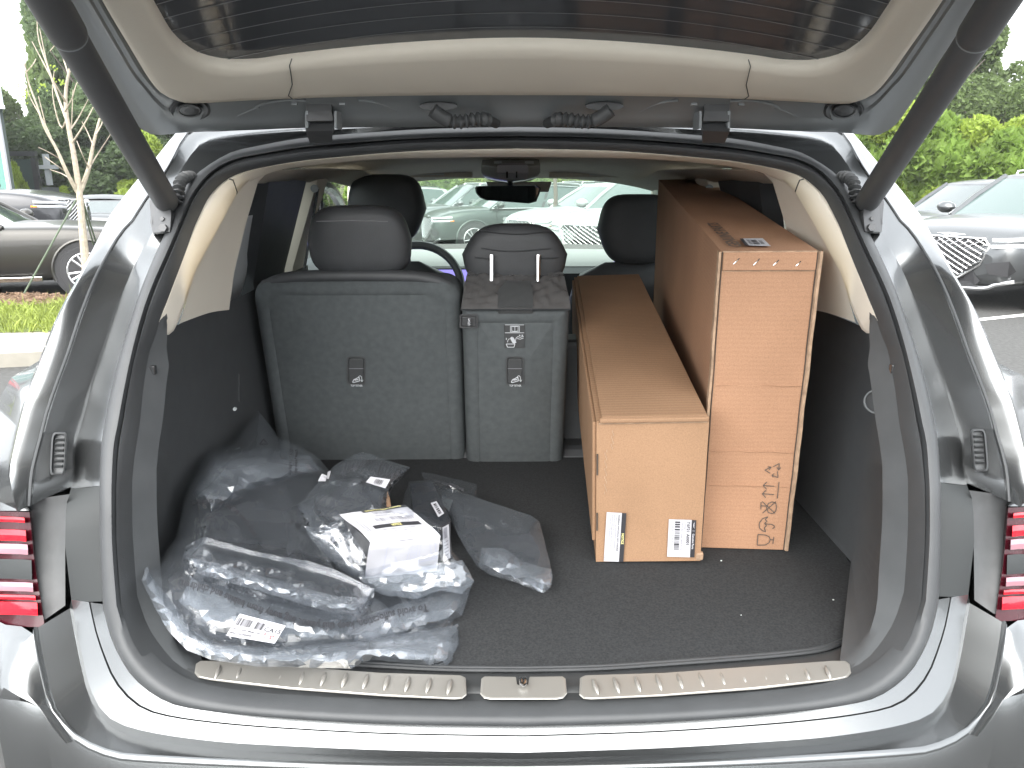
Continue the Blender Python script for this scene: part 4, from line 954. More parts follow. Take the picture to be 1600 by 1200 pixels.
def bx(name, c, hx, m, root, fr, bv=0):
    O, X, Y, Z = fr[:4]; q = MB(); q.box(O + X * c[0] + Y * c[1] + Z * c[2], hx, (X, Y, Z)); o = q.build(name, m, root)
    if bv: bevel(o, bv)
    return o
# lid flap of the low box: a thick lip along its front and left top edge
bx('lid_flap', (w_ / 2 + .002, -.0035, h + .003), (w_ / 2 - .003, .0045, .005), M['card_a'], boxa, FA, .003)
bx('lid_flap', (w_ / 2 + .004, .56, h + .0035), (w_ / 2 - .006, .555, .003), M['card_a'], boxa, FA, .002)
bx('flap_gap', (w_ / 2, -.0008, h - .0045), (w_ / 2 - .004, .0012, .0011), M['card_edge'], boxa, FA)
bx('side_flap', (-.0035, .56, h * .56), (.0035, .55, h * .42), M['card_a'], boxa, FA, .002)
for z0, z1 in ((.20, .245), (.075, .115)): bx('hand_slot', (.0018, -.0015, (z0 + z1) / 2), (.0016, .0012, (z1 - z0) / 2), M['card_gap'], boxa, FA)
q = MB(); q.box(O + X * (w_ - .002) + Y * .004 + Z * .010, (.008, .006, .009), (X, Y, Z)); bevel(q.build('torn_corner', M['card_edge'], boxa), .004)
q = MB()
for i in range(24): 
    a = i / 23; q.box(O + X * (.030 - .012 * (a > .3) * 1.0 + .002 * math.sin(i * 2.1)) + Y * -.0006 + Z * (h * (.93 - .42 * a)), (.0007, .0006, .0028), (X, Y, Z))
q.build('perforation', M['card_edge'], boxa)
# stickers
def plane_px(fr, off): return fr[0] - fr[2] * off, -fr[2]
def quad_fn(corners, P, N, U, V):
    """label coordinates (0..U along the first edge, 0..V across) laid on a plane between four corners given TL, TR, BR, BL of the reading direction"""
    c = [pPl(a, b, P, N) for a, b in corners]
    def fn(u, v):
        s, t = u / U, v / V
        return (c[0] * (1 - s) + c[1] * s) * (1 - t) + (c[3] * (1 - s) + c[2] * s) * t
    return fn
def sticker(name, root, corners, P, N, U, V, draw, thick=.0006, base=None):
    """draw(fnp, mbs) fills ink meshes; label coordinates: u along reading, v DOWN the label"""
    f0, f1 = quad_fn(corners, P, N, U, V), quad_fn(corners, P + N * thick, N, U, V)
    q = MB(); lo = [f0(*a) for a in ((0, 0), (U, 0), (U, V), (0, V))]; hi = [f1(*a) for a in ((0, 0), (U, 0), (U, V), (0, V))]
    q.loft([lo, hi], closed=True); q.cap(hi); s = q.build(name, base or M['white'], root)
    f2 = quad_fn(corners, P + N * (thick + .0005), N, U, V); f3 = quad_fn(corners, P + N * (thick + .001), N, U, V)
    inks = {}
    def ink(k, top=False):
        if k not in inks: inks[k] = MB()
        return inks[k], (f3 if top else f2)
    draw(ink)
    for k, mb in inks.items():
        nm = {'bar': 'header_bar', 'ink': 'printing', 'grey': 'small_print', 'white': 'header_lettering', 'red': 'red_marking', 'yellow': 'header_lettering'}[k]
        mb.build(nm, {'bar': M['ink'], 'ink': M['ink'], 'grey': M['grey_ink'], 'white': M['white'], 'red': M['red_ink'], 'yellow': M['yellow_print']}[k], s)
    return s
def T(ink, k, s, x, y, hgt, wd=None, top=False):                         # text whose baseline sits at y (v runs down)
    mb, f = ink(k, top); put_text(mb, s, lambda u, v: f(u, y - v), x, 0, hgt, wd)
PA, NA_ = plane_px(FA, .0032)
def d1(ink):
    mb, f = ink('bar'); put_rect(mb, f, 0, 0, 76, 7)
    T(ink, 'yellow', 'NOTICE', 31, 5.4, 3.9, 17, True)
    T(ink, 'ink', 'Installation instructions NOT included', 3, 12, 2.3, 56)
    T(ink, 'grey', 'To obtain a copy of the installation instructions', 3, 16, 1.8, 52)
    T(ink, 'grey', 'look up the part number on the', 3, 19, 1.8, 24)
    T(ink, 'grey', 'accessory web page under the vehicle tab', 3, 22, 1.8, 50)
    T(ink, 'grey', 'or scan the code shown here', 3, 25, 1.8, 42); T(ink, 'grey', 'A-0012', 66, 30, 1.6, 8); T(ink, 'grey', 'Notice', 26, 29, 1.5, 8)
sticker('notice_sticker', boxa, [(978.8, 802), (974, 878), (943.2, 877), (948, 800.2)], PA, NA_, 76, 31, d1)
def wings(mb, f, cx, cy, s):
    for sg in (-1, 1):
        for k in range(3): mb.add([f(cx + sg * .6 * s, cy - .5 * s + k * .35 * s), f(cx + sg * (4 - k * .8) * s, cy - 1.0 * s + k * .6 * s), f(cx + sg * (3.4 - k * .8) * s, cy - .6 * s + k * .6 * s), f(cx + sg * .6 * s, cy - .25 * s + k * .35 * s)], [(0, 1, 2, 3) if sg > 0 else (3, 2, 1, 0)])
    mb.add([f(cx + .7 * s * math.cos(a), cy + .7 * s * math.sin(a)) for a in [i * math.pi / 4 for i in range(8)]], [tuple(range(8))])
def d2(ink):
    mb, f = ink('bar'); put_rect(mb, f, 0, 0, 58, 7)
    mb, f = ink('white', True); wings(mb, f, 8, 3.4, 1.3); put_rect(mb, f, 16.5, 1.5, 17, 5.5)
    T(ink, 'white', 'Genuine Parts', 21, 5, 3.2, 24, True)
    T(ink, 'ink', 'T6F21 A0001', 2.5, 14, 4.6, 36); T(ink, 'grey', 'ACCESSORIES', 3, 18, 1.8, 12)
    T(ink, 'grey', 'CARGO MAT  LINER  MADE IN USA', 3, 22.5, 2, 45)
    mb, f = ink('ink'); put_bars(mb, f, 3, 25, 47, 33, 30, True, 5); T(ink, 'grey', '8 4 1 7 0 0 2 1', 10, 37, 2, 34)
sticker('part_sticker', boxa, [(1088, 812.7), (1085, 871), (1042.2, 869.8), (1045.2, 811.3)], PA, NA_, 58, 43, d2)
# ---- tall box
O, X, Y, Z, w_, h, Ln = FB = frame(VB)
boxb = thing('cardboard_box', 'tall narrow brown cardboard box with printed handling symbols and staples', 'box', O, 0, 'cardboard boxes in the boot')
carton_body(boxb, FB, M['card_b'], 4.7, .0024)
bx('front_flap', (w_ / 2, -.0022, h - .018), (w_ / 2 - .003, .0022, .0165), M['card_b'], boxb, FB, .0012)
bx('flap_gap', (w_ / 2, -.0006, h - .0005), (w_ / 2 - .002, .0012, .0012), M['card_edge'], boxb, FB)
bx('flap_gap', (w_ / 2, -.0008, h - .0362), (w_ / 2 - .004, .0007, .0006), M['card_edge'], boxb, FB)
q = MB(); rg = random.Random(4)                                          # raw edge of the wrap-round sheet on the right, and the open joint on the left
pa = [(z, .002 * noise.noise(Vector((z * 14, 3, 1)))) for z in [h * i / 40 for i in range(41)]]
q.loft([[O + X * (w_ - .0005 + d * .5) + Y * -.001 + Z * z for z, d in pa], [O + X * (w_ + .002 + d) + Y * -.005 + Z * z for z, d in pa], [O + X * (w_ + .007 + d) + Y * -.004 + Z * z for z, d in pa], [O + X * (w_ + .0085 + d) + Y * .01 + Z * z for z, d in pa]], flip=True)
q.build('raw_edge', M['card_edge'], boxb, True)
q = MB(); q.tube([O + X * (w_ - .0018 + d * .6) + Y * -.0014 + Z * z for z, d in pa], .0011, 5); q.build('edge_gap', M['card_gap'], boxb, True)
q = MB(); q.loft([[O + X * (-.001 + d * .4) + Y * -.002 + Z * z for z, d in pa], [O + X * (-.0055 + d) + Y * -.003 + Z * z for z, d in pa], [O + X * (-.0065 + d) + Y * .012 + Z * z for z, d in pa]]); q.build('raw_edge', M['card_edge'], boxb, True)
q = MB(); q.tube([O + X * (.0012 + d * .5) + Y * -.0014 + Z * z for z, d in pa], .0010, 5); q.build('edge_gap', M['card_gap'], boxb, True)
PB, NB_ = plane_px(FB, .0046)
def onB(px, py, o=0.): return pPl(px, py, PB + NB_ * o, NB_)
def zB(x, y): return 1080 + x * .13125, 340 + y * .13125
for a, b in (((505, 552), (572, 485)), ((742, 566), (812, 492)), ((978, 568), (1043, 505)), ((1248, 575), (1305, 520))):
    q = MB(); p, r_ = onB(*zB(*a)), onB(*zB(*b)); q.tube([p + Vector((0, .006, 0)), p, p.lerp(r_, .5) - Vector((0, .001, 0)), r_, r_ + Vector((0, .006, 0))], .0009, 6); q.build('staple', M['chrome'], boxb, True)
PF, NF = plane_px(FB, .0034)
q = MB()
for y_, dd in ((.585, .0), (.36, .001), (.238, -.001)):
    q.tube([O + X * (.006 + i * .018) + Y * -.0003 + Z * (y_ * h * 1 + .0012 * math.sin(i * 1.7 + y_ * 9)) for i in range(10)], .0008, 5)
[setattr(v, 'y', v.y) for v in q.v]; q.v = [v - Y * .0022 for v in q.v]; q.build('crease', M['card_b'], boxb, True)
q = MB(); r_ = pPl(1163, 640, PF, NF)
# handling symbols
sy = MB(); fz_ = lambda x, y: pPl(1160 + x * .225, 600 + y * .225, PF, NF); W = 6.2
for pl in ([(108,1045),(103,1120),(160,1118),(186,1102),(193,1081),(186,1060),(160,1049),(108,1045)], [(193,1081),(215,1083)], [(218,1062),(212,1110)],
           [(178,922),(140,935),(118,965),(118,1000),(140,1020),(162,1025)], [(178,922),(158,943),(172,952),(154,968),(168,984),(151,1000),(162,1025)], [(160,972),(205,975),(222,985),(222,998),(208,1003)],
           [(238,855),(230,885),(208,900),(180,893),(168,860),(180,830),(208,818),(232,828),(238,855)], [(136,815),(226,898)], [(140,896),(234,816)], [(130,820),(128,872)], [(130,846),(168,848)],
           [(222,710),(145,705)], [(170,680),(145,705),(168,732)], [(220,768),(138,762)], [(165,738),(138,762),(162,790)], [(255,680),(242,795)],
           [(214,574),(257,552),(253,592)], [(240,578),(252,598),(266,580)], [(244,606),(247,650),(208,634)], [(222,622),(206,632),(214,648)], [(193,620),(157,598),(196,577)], [(176,574),(200,577),(186,596)]):
    put_line(sy, fz_, pl, W)
sy.build('handling_symbols', M['tan_print'], boxb)
# top: lettering and sticker
PT, NT_ = O + Z * (h + .0036), Z
tx = MB(); o_t = pPl(1150, 385.5, PT, NT_)
def ft(u, v): return o_t + Y * u - X * (v - .012)
put_text(tx, 'GENUINE PARTS', ft, 0, 0, .024, .30); tx.build('lettering', M['tan_print'], boxb)
def d3(ink):
    mb, f = ink('bar'); put_rect(mb, f, 0, 0, 6, 30)
    mb, f = ink('ink'); put_bars(mb, f, 16, 6, 26, 24, 20, False, 9)
    for k in range(3): put_rect(mb, f, 10 + k * 1.6, 5, 10.6 + k * 1.6, 25)
    for k in range(3): put_rect(mb, f, 29 + k * 2, 8, 29.8 + k * 2, 22)
sticker('part_sticker', boxb, [(1155.5, 372.6), (1191.6, 372.2), (1204.7, 384.6), (1164.5, 383.3)], PT, NT_, 40, 30, d3)

# ================================================================ bags and wrapped parts
def plane3(a, b, c=None):
    a, b = Vector(a), Vector(b); d = Vector(c) - a if c is not None else Vector((1, 0, 0))
    n = d.cross(b - a).normalized()
    return (a, n if n.z > 0 else -n)
def inside(poly, x, y):
    c = False; j = len(poly) - 1
    for i in range(len(poly)):
        if (poly[i][1] > y) != (poly[j][1] > y) and x < (poly[j][0] - poly[i][0]) * (y - poly[i][1]) / (poly[j][1] - poly[i][1]) + poly[i][0]: c = not c
        j = i
    return c
def edged(poly, x, y):
    m = 1e9
    for i in range(len(poly)):
        ax, ay = poly[i - 1]; bx_, by = poly[i]; dx, dy = bx_ - ax, by - ay; l = dx * dx + dy * dy
        t = max(0, min(1, ((x - ax) * dx + (y - ay) * dy) / l)) if l else 0
        m = min(m, math.hypot(x - ax - t * dx, y - ay - t * dy))
    return m
class Sheet:
    """a crumpled sheet over an outline: triangulated points lifted off a plane"""
    def __init__(s, poly, plane, bulge=.02, d0=40, crumple=.008, freq=9., seed=0, step=6, rough_edge=True, aniso=(1, 1), pleats=8):
        s.P, s.N = plane; s.poly = []; s.bulge, s.d0, s.cr, s.fq, s.seed, s.an = bulge, d0, crumple, freq, seed, aniso
        n = len(poly); rp = random.Random(seed + 500); s.pl = []
        for i in range(pleats):
            a, b = rp.choice(poly), rp.choice(poly)
            if math.hypot(a[0] - b[0], a[1] - b[1]) > 30:
                t0, t1 = sorted((rp.uniform(0, .5), rp.uniform(.5, 1))); s.pl.append((a[0] + (b[0] - a[0]) * t0, a[1] + (b[1] - a[1]) * t0, a[0] + (b[0] - a[0]) * t1, a[1] + (b[1] - a[1]) * t1, rp.uniform(2.5, 6), rp.uniform(.5, 1) * min(.006, .5 * crumple + .001)))
        for i in range(n):
            a, b = poly[i], poly[(i + 1) % n]; l = math.hypot(b[0] - a[0], b[1] - a[1]); k = max(1, int(l / step))
            for j in range(k):
                t = j / k; x, y = a[0] + (b[0] - a[0]) * t, a[1] + (b[1] - a[1]) * t
                e = 2.0 * noise.noise(Vector((x * .06, y * .06, seed))) if rough_edge else 0
                s.poly.append((x + e, y + e * .7))
        rg = random.Random(seed); pts = [Vector(p) for p in s.poly]; ne = len(pts)
        x0, x1 = min(p[0] for p in s.poly), max(p[0] for p in s.poly); y0, y1 = min(p[1] for p in s.poly), max(p[1] for p in s.poly)
        y = y0
        while y < y1:
            x = x0
            while x < x1:
                a, b = x + rg.uniform(-.35, .35) * step, y + rg.uniform(-.35, .35) * step
                if inside(s.poly, a, b) and edged(s.poly, a, b) > step * .5: pts.append(Vector((a, b)))
                x += step
            y += step
        r = delaunay_2d_cdt(pts, [(i, (i + 1) % ne) for i in range(ne)], [], 1, 1e-4)
        s.v2, s.f = [(v[0], v[1]) for v in r[0]], [tuple(f) for f in r[2]]
    def H(s, x, y):
        d = edged(s.poly, x, y); k = min(1, d / s.d0); k = math.sqrt(max(0, 1 - (1 - k) ** 2))
        base = pPl(x, y, s.P, s.N) * s.fq + Vector((s.seed * 3.1, 0, 0)); base = Vector((base.x * s.an[0], base.y * s.an[1], base.z))
        w = (1 - abs(noise.noise(base)) * 2) * .6 + (1 - abs(noise.noise(base * 2.1 + Vector((5, 2, 1)))) * 2) * .3 + (1 - abs(noise.noise(base * 4.7))) * .16
        pz = 0
        for ax, ay, cx, cy, wd, am in s.pl:
            dx, dy = cx - ax, cy - ay; t = max(0, min(1, ((x - ax) * dx + (y - ay) * dy) / (dx * dx + dy * dy))); dd = math.hypot(x - ax - t * dx, y - ay - t * dy)
            if dd < 3 * wd: pz += am * math.exp(-(dd / wd) ** 2)
        return pz * k + s.bulge * k + s.cr * w * (.35 + .65 * k)
    def at(s, x, y, lift=0.): return pPl(x, y, s.P + s.N * (s.H(x, y) + lift), s.N)
    def build(s, name, m, parent=None, under=None, smooth=None):
        if smooth is None: smooth = name != 'film_fold'
        vs = [s.at(x, y) for x, y in s.v2]; fs = [f if (vs[f[1]] - vs[f[0]]).cross(vs[f[2]] - vs[f[0]]).dot(s.N) > 0 else f[::-1] for f in s.f]
        if under is not None:
            n = len(vs); vs = vs + [pPl(x, y, s.P, s.N) - s.N * under * min(1, edged(s.poly, x, y) / 12) for x, y in s.v2]; fs = fs + [tuple(i + n for i in f[::-1]) for f in fs]
        return obj(name, vs, fs, m, parent, True, None if smooth else 30)
    def text(s, mb, string, path, hgt, u0=0, width=None, lift=.002, flat=None):
        pp = cr([(a, b, 0) for a, b in path], 80); ln = sum((b - a).length for a, b in zip(pp, pp[1:])); wd = width or ln
        def fn(u, v):
            t = max(0, min(79.999, u / ln * 80)); i = int(t); p = pp[i].lerp(pp[i + 1], t - i); d = (pp[min(i + 1, 80)] - pp[max(i - 1, 0)]).normalized()
            x, y = p.x + d.y * v, p.y - d.x * v
            return pPl(x, y, s.P + s.N * (flat if flat is not None else s.H(x, y) + lift), s.N)
        put_text(mb, string, fn, u0, 0, hgt, wd)
planeA = plane3(pZ(560, 1040, .803), pY(430, 690, 1.70), pY(240, 900, 1.12))
def offs(pl, k): return (pl[0] + pl[1] * k, pl[1])
big = thing('plastic_bag', 'big clear plastic bag of black car parts spread across the left of the boot', 'plastic bag', (-.35, 1.45, ZF))
polyA = [(222,838),(229,845),(236,872),(247,878),(262,858),(276,842),(284,800),(292,770),(308,735),(322,706),(340,698),(366,692),(380,672),(396,655),(404,642),(418,660),(436,684),(462,694),(484,706),(498,716),(520,742),(545,770),(600,800),(650,840),(690,862),(722,880),(741,908),(736,925),(722,962),(717,985),(718,1004),(706,1042),(650,1036),(586,1031),(568,1034),(548,1045),(470,1043),(400,1041),(330,1031),(292,1016),(263,986),(240,946),(222,908),(226,880)]
A = Sheet(polyA, planeA, .020, 45, .013, 5., 3, 4.5, pleats=26)
# moulded black parts inside the bag
for k, (poly, o, bl) in enumerate((([(262,905),(300,868),(420,885),(560,925),(700,890),(728,915),(700,985),(640,1012),(470,1020),(330,1008),(278,965)], -.012, .016),
                                   ([(306,778),(350,735),(420,722),(500,735),(560,790),(600,850),(520,880),(400,860),(320,850)], -.016, .02),
                                   ([(440,800),(500,768),(540,800),(570,850),(530,890),(450,870)], .004, .016))):
    Sheet(poly, offs(planeA, o), bl, 22, .004, 6., 11 + k, 8, False).build('black_part', M['part_black'], big, .02)
A.build('clear_film', M['bag'], big)
A2 = Sheet([(x + (2 if x < 480 else -6), y + (3 if y < 800 else -5)) for x, y in polyA], offs(planeA, -.030), .0, 45, .012, 7., 8, 10); A2.build('film_back', M['bag_thin'], big)
# loose folds of film in front: hem of the bag and a second ply over it
for poly, o, sd, bl in (([(228,880),(240,905),(262,930),(300,985),(340,1005),(420,1012),(560,1002),(716,975),(718,1004),(706,1042),(586,1031),(568,1034),(548,1045),(400,1041),(330,1031),(292,1016),(263,986),(240,946),(222,908)], .022, 21, .014),
                        ([(300,900),(420,930),(560,965),(690,920),(738,912),(722,962),(700,972),(590,1000),(440,1004),(330,985),(280,940)], .020, 22, .016),
                        ([(300,770),(330,712),(420,700),(484,712),(500,735),(400,760),(330,800)], .012, 23, .016)):
    Sheet(poly, offs(planeA, o), bl, 26, .016, 9., sd, 9, True, (.6, 1.4)).build('film_fold', M['bag_hem'], big)
def wp(*a, **k):
    q = MB(); A.text(q, *a, **k); q.build('warning_print', M['film_print'], big)
wp('To avoid suffocation, keep this plastic bag away from babies and children.', [(668,944),(610,955),(560,970),(500,972),(440,958),(380,938),(330,917),(282,906)], 12, flat=.054)
wp('away from babies and children', [(402,838),(382,808),(360,789),(336,780),(300,784)], 8, lift=.016)
wp('this bag is not a toy', [(455,742),(456,700)], 5, lift=.02); wp('keep out of reach', [(464,742),(465,702)], 5, lift=.02)
tri = [(406,694),(412,686),(418,694),(406,694)]
q = MB(); put_line(q, lambda u, v: A.at(u, v, .02), tri, 1.2); q.build('recycling_mark', M['film_print'], big)
# white barcode label
PLb = offs(planeA, .048); PLb = (PLb[0], (PLb[1] + Vector((0, -.5, 0))).normalized()); cpt = A.at(400, 982, .036)
def d4(ink):
    mb, f = ink('ink'); put_bars(mb, f, 3, 5, 46, 17, 30, True, 12)
    T(ink, 'ink', 'CA15', 48, 17, 7.5, 27); T(ink, 'ink', 'UR P.S. ASP. MHR. USA', 2, 24, 3, 46); T(ink, 'ink', '84301 T6ZA0NNB', 2, 30, 3, 34); T(ink, 'ink', '3 - 2', 54, 30, 4, 12)
    mb, f = ink('red'); put_line(mb, f, [(50, 22), (56, 19), (53, 23), (60, 22), (70, 23), (66, 27), (63, 24), (74, 19)], .9)
sticker('barcode_label', big, [(374.5, 959), (446.5, 977.5), (429, 1005.5), (353.5, 993)], cpt, PLb[1], 76, 34, d4)

# long rolled bag lying on top
roll = thing('rolled_bag', 'long rolled clear bag lying across the front of the heap of bags', 'plastic bag', pZ(430, 905, .86))
plB = offs(planeA, .050)
polyB = [(284,876),(290,855),(304,845),(322,839),(345,846),(392,860),(440,870),(480,876),(524,890),(560,908),(586,921),(582,940),(572,956),(556,966),(520,960),(470,946),(420,931),(360,910),(310,896),(290,888)]
Sheet([(295,872),(320,848),(440,876),(560,915),(570,945),(520,950),(420,925),(320,893)], offs(plB, -.014), .026, 16, .003, 6, 31, 6, False).build('black_part', M['part_black'], roll, .03)
Sheet(polyB, plB, .036, 22, .012, 15, 32, 4, True, (1.3, .8)).build('clear_film', M['bag'], roll, .03)
Sheet([(300,872),(340,880),(420,903),(520,930),(575,935),(560,962),(510,955),(400,922),(310,896)], offs(plB, .024), .016, 14, .014, 20, 33, 8, True, (1.2, .9)).build('film_fold', M['bag_hem'], roll)

# white paper wrapped round a small carton inside a clear bag
def c3(px, py, z): return pZ(px, py, z)
pk_ = thing('wrapped_carton', 'small bagged carton wrapped in a white printed instruction sheet', 'package', c3(610, 860, .88))
tb0, tb1, tf0, tf1 = c3(530, 806, .965), c3(632, 791, .965), c3(578, 846, .953), c3(688, 836, .953)
bf0, bf1 = c3(570, 904, .862), c3(683, 892, .862)
dn = Vector((0, .02, -.10))
q = MB(); core = [tb0, tb1, tf1, tf0]; core = [p + (sum(core, Vector()) / 4 - p) * .10 - Vector((0, 0, .006)) for p in core]; low = [tb0 + dn, tb1 + dn, bf1 + Vector((-.003, .012, 0)), bf0 + Vector((.004, .012, 0))]
q.loft([low, core], closed=True); q.cap(core); q.cap(low, True); q.build('carton', M['part_black'], pk_)
def paper(u, v, o=0.):
    """u 0..1 from left to right, v 0..1 from the rear edge over the bend to the lower front"""
    if v < .46: t = v / .46; p = tb0.lerp(tf0, t).lerp(tb1.lerp(tf1, t), u); n = Vector((0, 0, 1))
    else: t = (v - .46) / .54; p = tf0.lerp(bf0, t).lerp(tf1.lerp(bf1, t), u); n = Vector((0, -.8, .6))
    b = math.exp(-((v - .46) / .07) ** 2); p = p + Vector((0, .006, -.006)) * b
    n = (Vector((0, 0, 1)) * max(0, min(1, (.56 - v) / .2)) + Vector((0, -.8, .5)) * max(0, min(1, (v - .36) / .2))).normalized()
    return p + n * (.003 + o + .0025 * noise.noise(Vector((u * 4, v * 5, 2))))
q = MB(); q.loft([[paper(u / 20, v / 30) for u in range(21)] for v in range(31)], flip=True); sheet_ = q.build('instruction_sheet', M['white'], pk_, True)
fp = lambda u, v: paper(u, v, .0009)
bar = MB(); put_fine = lambda mb, x0, y0, x1, y1: [put_rect(mb, fp, x0 + (x1 - x0) * i / 6, y0, x0 + (x1 - x0) * (i + 1) / 6, y1) for i in range(6)]
put_fine(bar, .32, .005, .99, .045); put_fine(bar, .24, .25, .92, .30); bar.build('header_bar', M['ink'], sheet_)
q = MB(); put_text(q, 'NOTICE', lambda u, v: paper(u, .292 - v, .0016), .50, 0, .032, .14); put_text(q, 'Genuine Parts Genuine Accessories', lambda u, v: paper(u, .036 - v, .0016), .36, 0, .02, .55); q.build('header_lettering', M['yellow_print'], sheet_)
q = MB(); put_text(q, 'T6F18 A0000', lambda u, v: fp(u, .095 - v), .42, 0, .035, .30); put_bars(q, fp, .36, .155, .95, .205, 34, True, 2)
put_text(q, 'MADE IN USA  WHEEL LOCK KIT', lambda u, v: fp(u, .132 - v), .42, 0, .018, .42); put_text(q, '0 8 4 1 0 7 9 1 2', lambda u, v: fp(u, .235 - v), .45, 0, .016, .36)
for k in range(3): put_text(q, ('Installation instructions not included', 'see the accessory page', 'or ask at the parts desk')[k], lambda u, v, k=k: fp(u, .335 + k * .03 - v), .28, 0, .016, (.5, .36, .4)[k])
for k in range(2): put_text(q, ('Genuine Accessories', 'Customer guide')[k], lambda u, v, k=k: fp(.10 + k * .045 + v * .5, .12 + u * .42), 0, 0, .04, 1)
q.build('printing', M['grey_ink'], sheet_)
q = MB()
for pts in ([(.30,.47),(.26,.60),(.24,.88),(.55,.84),(.60,.50)], [(.30,.47),(.44,.44)], [(.36,.62),(.50,.60),(.44,.52)], [(.62,.44),(.60,.86),(.68,.85),(.70,.43)], [(.74,.43),(.72,.84),(.98,.80),(.92,.48)], [(.76,.50),(.90,.47),(.96,.52)], [(.38,.70),(.44,.85)], [(.86,.56),(.92,.82)], [(.80,.44),(.98,.42)]):
    for a, b in zip(pts, pts[1:]): put_line(q, fp, [(a[0] + (b[0] - a[0]) * i / 8, a[1] + (b[1] - a[1]) * i / 8) for i in range(9)], .006)
for k in range(9): put_rect(q, fp, .625, .50 + k * .036, .675, .507 + k * .036)
q.build('line_drawing', mat('pale_blue_ink', (.42, .44, .58), .6), sheet_)
# folded booklet standing at its right end
q = MB(); qa = [c3(690, 822, .945), c3(703, 815, .945), c3(706, 872, .865), c3(692, 880, .865)]; q.prism(qa, (0, .006, 0)); bk_ = q.build('booklet', M['ink'], pk_)
q = MB(); fq_ = lambda u, v: (qa[0].lerp(qa[1], u)).lerp(qa[3].lerp(qa[2], u), v) + Vector((0, -.002, .001)); put_rect(q, fq_, .1, .05, .86, .97); pg = q.build('booklet_page', M['white'], bk_)
q = MB(); fq2 = lambda u, v: fq_(u, v) + Vector((0, -.0012, .0006)); put_rect(q, fq2, .3, .1, .65, .38)
for k in range(5): put_rect(q, fq2, .25, .46 + k * .09, .7, .49 + k * .09)
q.build('printing', M['grey_ink'], pg)
plC = plane3(c3(578, 904, .862), c3(590, 800, .96))
polyC = [(476,822),(484,840),(500,858),(530,888),(556,908),(575,906),(640,912),(700,904),(726,884),(708,862),(702,842),(690,822),(664,806),(634,789),(600,794),(560,801),(532,806),(516,818),(497,830)]
Sheet(polyC, offs(plC, .004), .012, 25, .009, 16, 41, 4).build('clear_film', M['bag_thin'], pk_)
Sheet([(560,900),(600,896),(690,880),(724,876),(741,908),(722,928),(690,922),(650,936),(600,930),(572,918)], offs(plC, .010), .014, 16, .016, 18, 42, 7).build('film_fold', M['bag_hem'], pk_)
Sheet([(476,822),(484,840),(500,858),(530,888),(556,908),(574,900),(578,850),(548,826),(524,812),(505,826)], offs(plC, .0), .02, 20, .012, 20, 43, 4).build('film_gather', M['bag'], pk_)
q = MB(); q.prism([c3(518, 822, .95), c3(527, 818, .95), c3(524, 846, .91), c3(518, 850, .91)], (0, .004, 0)); q.build('paper_tab', M['white'], pk_)

# glossy black part in its own bag behind
bd = thing('bagged_part', 'glossy black part in a clear printed bag with small white label, behind the wrapped carton', 'package', pZ(550, 800, .86))
plD = plane3(pZ(520, 835, .885), pY(560, 720, 1.60))
Sheet([(492,778),(520,752),(560,744),(608,764),(600,805),(560,826),(512,822),(490,800)], offs(plD, .0), .035, 20, .003, 8, 51, 6, False).build('black_part', M['part_black'], bd, .06)
polyD = [(463,790),(482,770),(500,752),(512,738),(530,722),(548,712),(566,707),(582,712),(612,722),(641,730),(622,752),(610,768),(604,800),(588,812),(560,826),(520,838),(492,836),(474,812)]
D = Sheet(polyD, offs(plD, .018), .026, 26, .010, 12, 52, 4); D.build('clear_film', M['bag'], bd)
Sheet([(512,738),(530,722),(566,705),(582,710),(641,730),(622,752),(606,764),(560,748),(520,750)], offs(plD, .012), .010, 14, .007, 9, 53, 5).build('film_flap', M['bag_thin'], bd)
q = MB()
for k in range(9): D.text(q, 'warning keep away from children'[k % 4:24], [(532 + k * 6.2, 746 - k * 2.6), (540 + k * 6.2, 724 - k * .8)], 3.2, lift=.02)
for k in range(7): D.text(q, 'to avoid danger of suffocation', [(590 + k * 5, 744 + k * 1.2), (598 + k * 5, 722 + k * 2)], 3.2, lift=.02)
q.build('warning_print', M['film_print'], bd)
def d5(ink):
    mb, f = ink('ink'); put_bars(mb, f, 11, 4, 23, 14, 14, True, 4); put_rect(mb, f, 12, 15, 22, 15.6)
cD = D.at(590, 753, .012); sticker('part_label', bd, [(579, 744.6), (610, 749), (602, 763), (571.6, 753.4)], cD, D.N, 32, 18, d5)
for a, b, c_, d_ in (((497, 752), (503, 741), (511, 744), (509, 752)), ((512, 738), (517, 736), (514, 748), (511, 748))):
    q = MB(); q.prism([D.at(*p, .006) for p in (a, b, c_, d_)], D.N * .001); q.build('paper_tag', M['white'], bd)
q = MB(); p0 = D.at(603, 768, -.005); q.prism([pPl(x, y, p0, Vector((0, -1, .3)).normalized()) for x, y in ((605, 768), (609, 780), (612, 800), (605, 800), (603, 785))], (0, .004, 0)); q.build('card_edge', M['card_a'], bd)

